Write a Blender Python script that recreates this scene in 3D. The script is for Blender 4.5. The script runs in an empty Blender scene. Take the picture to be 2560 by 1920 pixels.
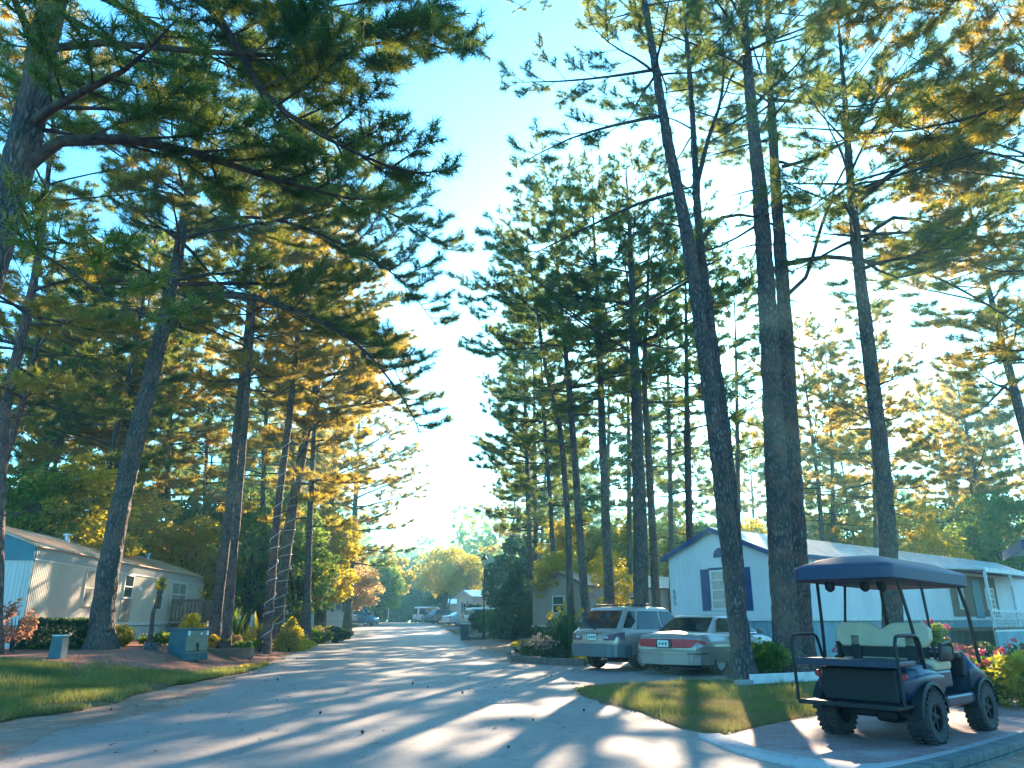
import bpy, bmesh, math, random
import numpy as np
from mathutils import Vector, Matrix, noise
from mathutils.geometry import delaunay_2d_cdt
R = math.radians
scene = bpy.context.scene
# ---------------- camera ----------------
CAM_H = 1.35; PITCH = R(17.5); YAW = R(7.9); FPX = 1860.0
cd = bpy.data.cameras.new("camera"); cam = bpy.data.objects.new("camera", cd)
scene.collection.objects.link(cam); scene.camera = cam
cam.location = (0, 0, CAM_H); cam.rotation_euler = (math.pi/2 + PITCH, 0, -YAW)
cd.sensor_width = 36; cd.lens = FPX/2560*36; cd.clip_start = 0.1; cd.clip_end = 3000
# ---------------- sky, sun, exposure ----------------
SUN_AZ = R(21.9); SUN_EL = R(20.5)
w = bpy.data.worlds.new("World"); scene.world = w; w.use_nodes = True
nt = w.node_tree; bg = nt.nodes['Background']
sky = nt.nodes.new('ShaderNodeTexSky'); sky.sky_type = 'NISHITA'; sky.sun_disc = False
sky.sun_elevation = SUN_EL; sky.sun_rotation = SUN_AZ
sky.air_density = 1.0; sky.dust_density = 0.6; sky.ozone_density = 1.5
tn = nt.nodes.new('ShaderNodeMix'); tn.data_type = 'RGBA'; tn.blend_type = 'MULTIPLY'; tn.inputs[0].default_value = 1
tn.inputs[7].default_value = (0.37, 0.98, 1.26, 1)
nt.links.new(sky.outputs[0], tn.inputs[6]); nt.links.new(tn.outputs[2], bg.inputs[0])
bg.inputs[1].default_value = 0.12
sl = bpy.data.lights.new("sun", 'SUN'); so = bpy.data.objects.new("sun", sl); scene.collection.objects.link(so)
sl.energy = 5.0; sl.angle = R(0.5); sl.color = (1.0, 0.77, 0.53)
sdir = Vector((math.sin(SUN_AZ)*math.cos(SUN_EL), math.cos(SUN_AZ)*math.cos(SUN_EL), math.sin(SUN_EL)))
so.rotation_euler = sdir.to_track_quat('Z', 'Y').to_euler()
scene.view_settings.view_transform = 'Standard'; scene.view_settings.look = 'None'
scene.view_settings.gamma = 1; scene.view_settings.exposure = 2.25
scene.render.engine = 'CYCLES'
scene.cycles.max_bounces = 6; scene.cycles.transparent_max_bounces = 8; scene.cycles.volume_bounces = 0
# ---------------- helpers ----------------
C = scene.collection
def S(t):
    t = 0.0 if t < 0 else (1.0 if t > 1 else t); return t*t*(3-2*t)
def H(x, y):                                   # terrain height
    z = 0.8*S((y-45)/65) if y < 112 else 0.8 - 2.6*S((y-112)/160)
    d = -4.9 - x
    if d > 0:
        Wd = 2.2 if y > 20 else (5.5 if y < 13 else 5.5-(y-13)/7*3.3)
        z += 0.5*S(d/Wd)*(1-.5*S((y-50)/40))
    d = x - 4.6
    if d > 0: z += 0.25*S(d/6)*S((y-30)/18)
    return z
fx, fy = math.sin(YAW), math.cos(YAW); rx, ry = math.cos(YAW), -math.sin(YAW)
def ray(px, py):
    u = (px-1280)/FPX; v = (960-py)/FPX
    return u, math.cos(PITCH)-v*math.sin(PITCH), math.sin(PITCH)+v*math.cos(PITCH)
def P(dx, dy, Z):
    """the point at horizontal depth Z metres in the direction of a place in the view"""
    u, f, t = ray(dx*1.15732, dy*1.15732); k = Z/f
    return Vector((u*k*rx+Z*fx, u*k*ry+Z*fy, CAM_H+t*k))
def G(dx, dy):
    """where that direction meets the terrain"""
    u, f, t = ray(dx*1.15732, dy*1.15732); k = 2.0
    while k < 400:
        X = u*k*rx+f*k*fx; Y = u*k*ry+f*k*fy
        if CAM_H+t*k <= H(X, Y): return Vector((X, Y, H(X, Y)))
        k += 0.05
    return Vector((X, Y, H(X, Y)))
def camxy(Xc, Zc): return (Xc*rx+Zc*fx, Xc*ry+Zc*fy)
def proj(p):
    X = p[0]*rx+p[1]*ry; Z = p[0]*fx+p[1]*fy; h = p[2]-CAM_H
    dz = Z*math.cos(PITCH)+h*math.sin(PITCH)
    if dz < .1: return (9e9, 9e9)
    return ((1280+FPX*X/dz)/1.15732, (960-FPX*(h*math.cos(PITCH)-Z*math.sin(PITCH))/dz)/1.15732)

class MB:
    def __init__(s): s.v = []; s.f = []; s.m = []; s.mi = 0; s.M = Matrix.Identity(4)
    def add(s, vs, fs):
        n = len(s.v); M = s.M
        s.v += [tuple(M @ Vector(v)) for v in vs]
        s.f += [tuple(i+n for i in f) for f in fs]; s.m += [s.mi]*len(fs); return s
    def box(s, c, d, rz=0, rx=0, ry=0, b=0):
        M = Matrix.Translation(c) @ Matrix.Rotation(rz, 4, 'Z') @ Matrix.Rotation(ry, 4, 'Y') @ Matrix.Rotation(rx, 4, 'X')
        x, y, z = d[0]/2, d[1]/2, d[2]/2
        if b <= 0:
            vs = [M @ Vector((i, j, k)) for k in (-z, z) for j in (-y, y) for i in (-x, x)]
            return s.add(vs, [(0,2,3,1),(4,5,7,6),(0,1,5,4),(2,6,7,3),(0,4,6,2),(1,3,7,5)])
        bm = bmesh.new(); bmesh.ops.create_cube(bm, size=1)
        for v in bm.verts: v.co = Vector((v.co.x*2*x, v.co.y*2*y, v.co.z*2*z))
        bmesh.ops.bevel(bm, geom=list(bm.edges), offset=b, segments=2, affect='EDGES', profile=.5)
        bm.verts.index_update()
        s.add([M @ v.co for v in bm.verts], [tuple(v.index for v in f.verts) for f in bm.faces]); bm.free(); return s
    def tube(s, pts, rs, n=8, cap=True):
        pts = [Vector(p) for p in pts]
        if not hasattr(rs, '__len__'): rs = [rs]*len(pts)
        vs = []; fs = []; up = None
        for i, p in enumerate(pts):
            d = (pts[min(i+1, len(pts)-1)]-pts[max(i-1, 0)])
            if d.length < 1e-9: d = Vector((0, 0, 1))
            d.normalize()
            if up is None: up = d.orthogonal().normalized()
            up = (up-d*up.dot(d))
            if up.length < 1e-6: up = d.orthogonal()
            up.normalize(); sd = d.cross(up)
            for k in range(n):
                a = 2*math.pi*k/n; vs.append(p+(up*math.cos(a)+sd*math.sin(a))*rs[i])
        for i in range(len(pts)-1):
            for k in range(n):
                a = i*n+k; b = i*n+(k+1) % n; fs.append((a, b, b+n, a+n))
        if cap: fs.append(tuple(range(n))[::-1]); fs.append(tuple((len(pts)-1)*n+k for k in range(n)))
        return s.add(vs, fs)
    def prism(s, poly, d, axis='z', c=(0, 0, 0)):
        """polygon (2D) extruded by d along axis"""
        n = len(poly); vs = []
        for k in (0, d):
            for (a, b) in poly:
                v = (a, b, k) if axis == 'z' else ((k, a, b) if axis == 'x' else (a, k, b))
                vs.append((v[0]+c[0], v[1]+c[1], v[2]+c[2]))
        fs = [tuple(range(n))[::-1], tuple(range(n, 2*n))]+[(i, (i+1) % n, n+(i+1) % n, n+i) for i in range(n)]
        return s.add(vs, fs)
    def lathe(s, prof, n=24, c=(0, 0, 0), axis='z'):
        vs = []; fs = []
        for (r, h) in prof:
            for k in range(n):
                a = 2*math.pi*k/n; u, v = r*math.cos(a), r*math.sin(a)
                q = (u, v, h) if axis == 'z' else ((h, u, v) if axis == 'x' else (u, h, v))
                vs.append((q[0]+c[0], q[1]+c[1], q[2]+c[2]))
        for i in range(len(prof)-1):
            for k in range(n):
                a = i*n+k; b = i*n+(k+1) % n; fs.append((a, b, b+n, a+n))
        fs.append(tuple(range(n))[::-1]); fs.append(tuple((len(prof)-1)*n+k for k in range(n)))
        return s.add(vs, fs)
    def quad(s, *ps): return s.add(ps, [tuple(range(len(ps)))])
    def build(s, name, mats, parent=None, smooth=False, loc=None, ang=40):
        me = bpy.data.meshes.new(name); me.from_pydata(s.v, [], s.f)
        if not isinstance(mats, (list, tuple)): mats = [mats]
        for m in mats: me.materials.append(m)
        if len(mats) > 1: me.polygons.foreach_set('material_index', s.m)
        bm = bmesh.new(); bm.from_mesh(me); bmesh.ops.recalc_face_normals(bm, faces=bm.faces)
        if smooth:
            for f in bm.faces: f.smooth = True
            for e in bm.edges:
                if len(e.link_faces) == 2 and e.calc_face_angle(0) > R(ang): e.smooth = False
        bm.to_mesh(me); bm.free(); me.update()
        o = bpy.data.objects.new(name, me); C.objects.link(o)
        if loc: o.location = loc
        if parent: o.parent = parent
        return o
def npmesh(name, V, Fc, mat, parent=None, smooth=False):
    """big meshes from numpy arrays, Fc (n,3) or (n,4)"""
    me = bpy.data.meshes.new(name); n, k = Fc.shape
    me.vertices.add(len(V)); me.vertices.foreach_set('co', np.ascontiguousarray(V, dtype=np.float32).ravel())
    me.loops.add(n*k); me.loops.foreach_set('vertex_index', np.ascontiguousarray(Fc, dtype=np.int32).ravel())
    me.polygons.add(n); me.polygons.foreach_set('loop_start', np.arange(0, n*k, k, dtype=np.int32))
    try: me.polygons.foreach_set('loop_total', np.full(n, k, dtype=np.int32))
    except Exception: pass
    if smooth: me.polygons.foreach_set('use_smooth', np.ones(n, dtype=bool))
    me.materials.append(mat); me.update(calc_edges=True)
    o = bpy.data.objects.new(name, me); C.objects.link(o)
    if parent: o.parent = parent
    return o
def empty(name, loc=(0, 0, 0), rz=0, label=None, cat=None, group=None):
    o = bpy.data.objects.new(name, None); C.objects.link(o); o.location = loc; o.rotation_euler = (0, 0, rz)
    o.empty_display_size = .2
    return tag(o, label, cat, group)
def tag(o, label=None, cat=None, group=None, kind=None):
    if label: o['label'] = label
    if cat: o['category'] = cat
    if group: o['group'] = group
    if kind: o['kind'] = kind
    return o
def kids(o): return [c for c in C.objects if c.parent == o]
def copy_tree(o, parent=None):
    c = o.copy(); C.objects.link(c)
    if parent: c.parent = parent
    for ch in kids(o): copy_tree(ch, c)
    return c
# ---------------- materials ----------------
def mat(name, col, rough=.6, metal=0, col2=None, scale=3, bump=0, bscale=30, spec=.5, coat=0, detail=6, contrast=(.35, .65), stretch=(1, 1, 1), trans=0, bdist=.02):
    m = bpy.data.materials.new(name); m.use_nodes = True; t = m.node_tree; N = t.nodes; L = t.links
    b = N['Principled BSDF']; b.inputs['Base Color'].default_value = (*col, 1)
    b.inputs['Roughness'].default_value = rough; b.inputs['Metallic'].default_value = metal
    b.inputs['Specular IOR Level'].default_value = spec
    if coat: b.inputs['Coat Weight'].default_value = coat; b.inputs['Coat Roughness'].default_value = .05
    if trans: b.inputs['Transmission Weight'].default_value = trans
    if col2 or bump:
        g = N.new('ShaderNodeNewGeometry') if False else N.new('ShaderNodeTexCoord')
        mp = N.new('ShaderNodeMapping'); mp.inputs['Scale'].default_value = stretch
        L.new(g.outputs['Object'], mp.inputs[0])
    if col2:
        n = N.new('ShaderNodeTexNoise'); n.inputs['Scale'].default_value = scale; n.inputs['Detail'].default_value = detail
        r = N.new('ShaderNodeValToRGB'); r.color_ramp.elements[0].position = contrast[0]; r.color_ramp.elements[1].position = contrast[1]
        r.color_ramp.elements[0].color = (*col, 1); r.color_ramp.elements[1].color = (*col2, 1)
        L.new(mp.outputs[0], n.inputs[0]); L.new(n.outputs['Fac'], r.inputs[0]); L.new(r.outputs[0], b.inputs['Base Color'])
    if bump:
        n2 = N.new('ShaderNodeTexNoise'); n2.inputs['Scale'].default_value = bscale; n2.inputs['Detail'].default_value = 5
        bp = N.new('ShaderNodeBump'); bp.inputs['Strength'].default_value = bump; bp.inputs['Distance'].default_value = bdist
        L.new(mp.outputs[0], n2.inputs[0]); L.new(n2.outputs['Fac'], bp.inputs['Height']); L.new(bp.outputs[0], b.inputs['Normal'])
    return m
def leafmat(name, cA, cB, tA, tB, nscale=.6, tw=.5, rough=.5):
    m = bpy.data.materials.new(name); m.use_nodes = True; t = m.node_tree; N = t.nodes; L = t.links
    N.remove(N['Principled BSDF']); out = N['Material Output']
    g = N.new('ShaderNodeNewGeometry'); n = N.new('ShaderNodeTexNoise'); n.inputs['Scale'].default_value = nscale; n.inputs['Detail'].default_value = 3
    L.new(g.outputs['Position'], n.inputs[0])
    a = N.new('ShaderNodeMath'); a.operation = 'MULTIPLY_ADD'; a.inputs[1].default_value = .55; L.new(g.outputs['Random Per Island'], a.inputs[0])
    s = N.new('ShaderNodeMath'); s.operation = 'MULTIPLY_ADD'; s.inputs[1].default_value = 1.7; s.inputs[2].default_value = -.62; L.new(n.outputs['Fac'], s.inputs[0])
    L.new(s.outputs[0], a.inputs[2])
    def mx(A, B):
        x = N.new('ShaderNodeMix'); x.data_type = 'RGBA'; x.clamp_factor = True; x.inputs[6].default_value = (*A, 1); x.inputs[7].default_value = (*B, 1)
        L.new(a.outputs[0], x.inputs[0]); return x.outputs[2]
    d = N.new('ShaderNodeBsdfPrincipled'); d.inputs['Roughness'].default_value = rough; d.inputs['Specular IOR Level'].default_value = .35
    L.new(mx(cA, cB), d.inputs['Base Color'])
    tr = N.new('ShaderNodeBsdfTranslucent'); L.new(mx(tA, tB), tr.inputs['Color'])
    ms = N.new('ShaderNodeMixShader'); ms.inputs[0].default_value = tw
    L.new(d.outputs[0], ms.inputs[1]); L.new(tr.outputs[0], ms.inputs[2]); L.new(ms.outputs[0], out.inputs['Surface'])
    return m
def barkmat(name, dark, light, red):
    m = bpy.data.materials.new(name); m.use_nodes = True; t = m.node_tree; N = t.nodes; L = t.links; b = N['Principled BSDF']
    g = N.new('ShaderNodeNewGeometry'); mp = N.new('ShaderNodeMapping'); mp.inputs['Scale'].default_value = (1, 1, .32)
    L.new(g.outputs['Position'], mp.inputs[0])
    nz = N.new('ShaderNodeTexNoise'); nz.inputs['Scale'].default_value = 9; L.new(mp.outputs[0], nz.inputs[0])
    ad = N.new('ShaderNodeMix'); ad.data_type = 'RGBA'; ad.blend_type = 'LINEAR_LIGHT'; ad.inputs[0].default_value = .06
    L.new(mp.outputs[0], ad.inputs[6]); L.new(nz.outputs['Color'], ad.inputs[7])
    v = N.new('ShaderNodeTexVoronoi'); v.feature = 'DISTANCE_TO_EDGE'; v.inputs['Scale'].default_value = 15; L.new(ad.outputs[2], v.inputs[0])
    r = N.new('ShaderNodeValToRGB'); e = r.color_ramp.elements; e[0].position = .0; e[0].color = (*[c*.35 for c in dark], 1); e[1].position = .14; e[1].color = (*dark, 1)
    x = r.color_ramp.elements.new(.5); x.color = (*light, 1); L.new(v.outputs['Distance'], r.inputs[0])
    n2 = N.new('ShaderNodeTexNoise'); n2.inputs['Scale'].default_value = 2.2; n2.inputs['Detail'].default_value = 5; L.new(g.outputs['Position'], n2.inputs[0])
    mx = N.new('ShaderNodeMix'); mx.data_type = 'RGBA'; mx.inputs[7].default_value = (*red, 1)
    rr = N.new('ShaderNodeMapRange'); rr.inputs[1].default_value = .45; rr.inputs[2].default_value = .7; rr.inputs[4].default_value = .75
    L.new(n2.outputs['Fac'], rr.inputs[0]); L.new(rr.outputs[0], mx.inputs[0]); L.new(r.outputs[0], mx.inputs[6]); L.new(mx.outputs[2], b.inputs['Base Color'])
    bp = N.new('ShaderNodeBump'); bp.inputs['Strength'].default_value = 1; bp.inputs['Distance'].default_value = .03
    cl = N.new('ShaderNodeMapRange'); cl.inputs[2].default_value = .3; L.new(v.outputs['Distance'], cl.inputs[0])
    L.new(cl.outputs[0], bp.inputs['Height']); L.new(bp.outputs[0], b.inputs['Normal']); b.inputs['Roughness'].default_value = .85
    return m
M = {}
M['bark'] = barkmat('pine_bark', (.07, .055, .05), (.20, .165, .15), (.17, .085, .06))
M['bark_red'] = barkmat('red_pine_bark', (.10, .06, .05), (.25, .16, .13), (.24, .10, .07))
M['bark2'] = mat('twig_bark', (.04, .028, .024), .9, col2=(.10, .065, .05), scale=8, bump=.6, bscale=25, spec=.2)
M['needles'] = leafmat('pine_needles', (.010, .045, .020), (.028, .07, .015), (.12, .26, .03), (.50, .48, .05), .5, .48)
M['needles_gold'] = leafmat('golden_pine_needles', (.03, .06, .012), (.10, .085, .012), (.38, .38, .03), (.95, .60, .07), .45, .55)  # lit copy of the needles: gold of backlit crowns put into the colour
M['leaf_green'] = leafmat('green_leaves', (.025, .085, .018), (.06, .12, .018), (.16, .32, .03), (.42, .50, .05), .8, .5)
M['leaf_dark'] = leafmat('dark_leaves', (.016, .05, .022), (.03, .07, .022), (.06, .13, .03), (.14, .2, .04), .9, .4)
M['leaf_yellow'] = leafmat('yellow_leaves', (.12, .14, .012), (.26, .19, .015), (.50, .50, .03), (.95, .68, .05), .8, .55)
M['leaf_orange'] = leafmat('orange_leaves', (.26, .14, .04), (.34, .20, .07), (.75, .46, .16), (.95, .66, .28), .8, .55)
M['leaf_red'] = leafmat('red_leaves', (.24, .09, .05), (.34, .17, .10), (.55, .22, .12), (.8, .42, .22), 2, .5)
M['leaf_pale'] = leafmat('pale_pink_leaves', (.30, .17, .14), (.42, .28, .22), (.5, .3, .2), (.7, .5, .35), 2, .4)
M['leaf_pink'] = leafmat('pink_petals', (.6, .05, .10), (.75, .12, .15), (.8, .1, .15), (.9, .2, .2), 2, .3)
M['grass'] = leafmat('grass_blades', (.06, .10, .022), (.23, .19, .06), (.17, .26, .04), (.46, .42, .09), 1.2, .38)
M['grass_dry'] = leafmat('dry_grass_blades', (.11, .11, .03), (.25, .19, .09), (.22, .22, .05), (.42, .32, .14), 1.0, .3)
M['straw'] = mat('pine_straw', (.16, .07, .045), .8, col2=(.34, .17, .10), scale=4)
# ---------------- terrain, road, lawns ----------------
def shadermix(name, spec, rough=.9, bump=.3, bscale=60):
    """ground material: base colour stirred by three noises"""
    m = bpy.data.materials.new(name); m.use_nodes = True; t = m.node_tree; N = t.nodes; L = t.links; b = N['Principled BSDF']
    g = N.new('ShaderNodeNewGeometry'); cur = None
    for (col, scale, lo, hi) in spec:
        if cur is None:
            c = N.new('ShaderNodeRGB'); c.outputs[0].default_value = (*col, 1); cur = c.outputs[0]; continue
        n = N.new('ShaderNodeTexNoise'); n.inputs['Scale'].default_value = scale; n.inputs['Detail'].default_value = 7; n.inputs['Roughness'].default_value = .62
        L.new(g.outputs['Position'], n.inputs[0])
        r = N.new('ShaderNodeMapRange'); r.inputs[1].default_value = lo; r.inputs[2].default_value = hi; L.new(n.outputs['Fac'], r.inputs[0])
        x = N.new('ShaderNodeMix'); x.data_type = 'RGBA'; x.inputs[7].default_value = (*col, 1); L.new(r.outputs[0], x.inputs[0]); L.new(cur, x.inputs[6]); cur = x.outputs[2]
    if 'asphalt' in name:
        mp = N.new('ShaderNodeTexNoise'); mp.inputs['Scale'].default_value = 1.3; mp.inputs['Detail'].default_value = 3; L.new(g.outputs['Position'], mp.inputs[0])
        ad = N.new('ShaderNodeMix'); ad.data_type = 'RGBA'; ad.blend_type = 'LINEAR_LIGHT'; ad.inputs[0].default_value = .5; L.new(g.outputs['Position'], ad.inputs[6]); L.new(mp.outputs['Color'], ad.inputs[7])
        vo = N.new('ShaderNodeTexVoronoi'); vo.feature = 'DISTANCE_TO_EDGE'; vo.inputs['Scale'].default_value = .42; L.new(ad.outputs[2], vo.inputs[0])
        rr = N.new('ShaderNodeMapRange'); rr.inputs[1].default_value = .002; rr.inputs[2].default_value = .007; rr.inputs[3].default_value = .3; rr.inputs[4].default_value = 0; L.new(vo.outputs['Distance'], rr.inputs[0])
        x = N.new('ShaderNodeMix'); x.data_type = 'RGBA'; x.inputs[7].default_value = (.05, .045, .04, 1); L.new(rr.outputs[0], x.inputs[0]); L.new(cur, x.inputs[6]); cur = x.outputs[2]
    L.new(cur, b.inputs['Base Color']); b.inputs['Roughness'].default_value = rough; b.inputs['Specular IOR Level'].default_value = .35 if 'asphalt' in name else .06
    n = N.new('ShaderNodeTexNoise'); n.inputs['Scale'].default_value = bscale; n.inputs['Detail'].default_value = 6; L.new(g.outputs['Position'], n.inputs[0])
    bp = N.new('ShaderNodeBump'); bp.inputs['Strength'].default_value = bump; bp.inputs['Distance'].default_value = .02; L.new(n.outputs['Fac'], bp.inputs['Height']); L.new(bp.outputs[0], b.inputs['Normal'])
    return m
M['dirt'] = shadermix('sandy_dirt', [((.34, .23, .17), 0, 0, 0), ((.27, .16, .11), .5, .42, .62), ((.40, .30, .23), 3, .5, .7), ((.13, .08, .055), 14, .56, .72)])
M['asphalt'] = shadermix('asphalt', [((.235, .19, .165), 0, 0, 0), ((.32, .25, .21), .35, .4, .65), ((.17, .15, .145), 1.1, .52, .75), ((.13, .115, .11), 5, .55, .72), ((.40, .34, .29), 26, .6, .7), ((.33, .29, .265), 90, .5, .62), ((.11, .10, .095), 60, .58, .66)], .72, .35, 130)
M['drive'] = shadermix('driveway_asphalt', [((.20, .175, .165), 0, 0, 0), ((.27, .235, .21), .6, .4, .65), ((.13, .115, .11), 1.7, .52, .75), ((.29, .26, .24), 90, .5, .62)], .75, .35, 130)
M['conc'] = shadermix('concrete', [((.36, .33, .30), 0, 0, 0), ((.28, .25, .23), 1.2, .45, .7), ((.20, .18, .17), 20, .56, .7)])
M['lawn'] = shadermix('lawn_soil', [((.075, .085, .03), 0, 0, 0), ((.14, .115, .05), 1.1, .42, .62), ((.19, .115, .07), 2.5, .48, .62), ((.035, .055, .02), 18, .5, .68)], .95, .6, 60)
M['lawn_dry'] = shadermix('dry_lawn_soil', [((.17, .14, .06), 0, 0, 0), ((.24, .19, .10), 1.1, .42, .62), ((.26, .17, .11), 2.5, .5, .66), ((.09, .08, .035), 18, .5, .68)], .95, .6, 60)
M['mulch'] = shadermix('pine_straw_mulch', [((.34, .15, .10), 0, 0, 0), ((.20, .09, .06), .9, .45, .65), ((.46, .26, .18), 6, .52, .7), ((.07, .035, .025), 22, .54, .7)], .95, .8, 45)
def axis(segs):
    out = []
    for a, b, s in segs:
        n = max(1, int(round((b-a)/s))); out += [a+(b-a)*i/n for i in range(n)]
    return out+[segs[-1][1]]
xs = axis([(-260, -60, 8), (-60, -14, 1.5), (-14, 12, .28), (12, 40, 1), (40, 100, 3), (100, 300, 10)])
ys = axis([(-30, 5, 2), (5, 62, .3), (62, 120, 1), (120, 300, 4), (300, 700, 20)])
nx, ny = len(xs), len(ys); V = np.zeros((nx*ny, 3))
for j, y in enumerate(ys):
    for i, x in enumerate(xs):
        z = H(x, y)-.01
        if abs(y) < 62 and -14 < x < 12 and (x < -5.5 or x > 4.6): z += .03*noise.noise(Vector((x*.45, y*.45, 0)))-.03
        V[j*nx+i] = (x, y, z)
I = np.arange((ny-1)*(nx-1)); J = I//(nx-1); I = I % (nx-1); A = J*nx+I
ground = npmesh('ground', V, np.stack([A, A+1, A+nx+1, A+nx], 1), M['dirt'], smooth=True); tag(ground, kind='structure')
def jag(poly, step=.5, amp=.12, seed=0):
    out = []; n = len(poly)
    for i in range(n):
        a = Vector(poly[i][:2]); b = Vector(poly[(i+1) % n][:2]); k = max(1, int((b-a).length/step))
        nrm = Vector((-(b-a).y, (b-a).x)).normalized() if (b-a).length > 0 else Vector((0, 0))
        for q in range(k):
            p = a.lerp(b, q/k); p = p+nrm*amp*(noise.noise(Vector((p.x*.9+seed, p.y*.9, 3)))*1.4+noise.noise(Vector((p.x*3.1, p.y*3.1+seed, 7)))*.7)
            out.append((p.x, p.y))
    return out
def inside(p, poly):
    c = False; n = len(poly); x, y = p
    for i in range(n):
        x1, y1 = poly[i][:2]; x2, y2 = poly[i-1][:2]
        if (y1 > y) != (y2 > y) and x < (x2-x1)*(y-y1)/(y2-y1)+x1: c = not c
    return c
def sheet(name, poly, m, dz, cell=.4, edge=None, top=None):
    x0 = min(p[0] for p in poly); x1 = max(p[0] for p in poly); y0 = min(p[1] for p in poly); y1 = max(p[1] for p in poly)
    pts = [Vector(p[:2]) for p in poly]; nb = len(pts)
    x = x0+cell/2
    while x < x1:
        y = y0+cell/2
        while y < y1:
            if inside((x, y), poly): pts.append(Vector((x, y)))
            y += cell
        x += cell
    r = delaunay_2d_cdt(pts, [(i, (i+1) % nb) for i in range(nb)], [], 1, 1e-4)
    vs = [(p.x, p.y, (H(p.x, p.y) if top is None else top)+(edge if edge is not None and i < nb else dz)) for i, p in enumerate(r[0])]
    b = MB(); b.add(vs, [tuple(f) for f in r[2]]); o = b.build(name, m, smooth=True)
    for pl in o.data.polygons: pass
    if o.data.polygons and sum(p.normal.z for p in o.data.polygons) < 0:
        o.data.flip_normals()
    return o
g2 = lambda *l: [tuple(G(a, b)[:2]) for a, b in l]
right_edge = g2((1700, 1659), (1655, 1640), (1560, 1597), (1480, 1578), (1400, 1552), (1310, 1522), (1240, 1498), (1262, 1484), (1340, 1480), (1480, 1474), (1600, 1476))
e2 = g2((1700, 1462), (1700, 1400), (1480, 1402), (1400, 1415), (1262, 1437), (1190, 1434), (1110, 1427), (1096, 1415))
eL = [q for q in g2((31, 1630), (141, 1576), (250, 1558), (391, 1527), (468, 1492), (518, 1460), (581, 1439), (640, 1408), (706, 1386))]
road_poly = [(-4.6, -20), (-4.5, 2)]+eL+[(-4.9, 48), (-4.8, 60), (-4.7, 80), (-4.6, 112), (-4.6, 200), (-4.6, 300), (3.6, 300), (3.7, 112), (3.8, 80), (3.9, 60), (3.9, 50), (4.0, 42), (4.0, 36)]+e2[::-1]+right_edge[::-1]+[(5.5, 3), (5.5, -20)]
road = sheet('road', jag(road_poly, .6, .14), M['asphalt'], .012, .9); tag(road, kind='structure')
PAINT = []
lawns = {}
def lawn(name, pts, dz=.028, amp=.25, seed=1, m='lawn'):
    p = jag(pts, .4, amp, seed); o = sheet(name, p, M[m], dz+.01, .3, edge=-.03); tag(o, kind='structure'); return p
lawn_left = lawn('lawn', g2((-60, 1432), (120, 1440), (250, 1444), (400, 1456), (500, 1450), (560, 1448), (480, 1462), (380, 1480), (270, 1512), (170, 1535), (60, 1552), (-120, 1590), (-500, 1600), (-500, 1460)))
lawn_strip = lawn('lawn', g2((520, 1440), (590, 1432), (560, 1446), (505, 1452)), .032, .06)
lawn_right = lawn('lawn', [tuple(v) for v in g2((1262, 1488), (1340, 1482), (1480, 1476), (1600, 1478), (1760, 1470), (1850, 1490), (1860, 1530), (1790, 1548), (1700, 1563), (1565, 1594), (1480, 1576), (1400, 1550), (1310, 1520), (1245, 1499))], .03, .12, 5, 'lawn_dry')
bed = lawn('mulch_bed', g2((-200, 1428), (60, 1434), (200, 1444), (330, 1452), (460, 1452), (590, 1428), (640, 1398), (700, 1380), (745, 1362), (690, 1352), (560, 1352), (440, 1362), (250, 1372), (0, 1385), (-300, 1400)), .022, .2, 9, 'mulch')
lawn_far = lawn('lawn', [(4.3, 52), (4.3, 56), (9, 59), (16, 60), (16, 57), (9, 54)], .03, .1, 3)
lawn_far2 = lawn('lawn', [(4.2, 63), (4.2, 74), (10, 78), (18, 78), (18, 70), (9, 66)], .03, .1, 3)
lawn_far3 = lawn('lawn', [(4.2, 84), (4.2, 110), (16, 110), (16, 92)], .03, .1, 4)
lawn_far4 = lawn('lawn', [(-5.0, 48), (-5.2, 100), (-8.5, 100), (-8.5, 56)], .03, .3, 6)
lawn_mid = lawn('lawn', g2((1100, 1400), (1110, 1386), (1170, 1380), (1230, 1388), (1250, 1402), (1190, 1410), (1130, 1412)), .03, .1, 6)
lawn_bed = lawn('lawn', g2((1180, 1424), (1262, 1412), (1330, 1410), (1330, 1428), (1250, 1434)), .03, .05, 8)
dv = sheet('driveway', [(3.6, 57), (8, 60), (22, 66), (22, 62), (9, 56.5), (3.6, 52.5)], M['conc'], .02, 1); tag(dv, kind='structure')
dv = sheet('driveway', [(3.6, 79), (9, 82), (24, 88), (24, 82), (9, 77), (3.6, 75)], M['conc'], .02, 1); tag(dv, kind='structure')
dv = sheet('driveway', g2((1100, 1398), (1120, 1380), (1260, 1362), (1262, 1372), (1180, 1382), (1130, 1400)), M['drive'], .02, .8); tag(dv, kind='structure')
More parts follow.
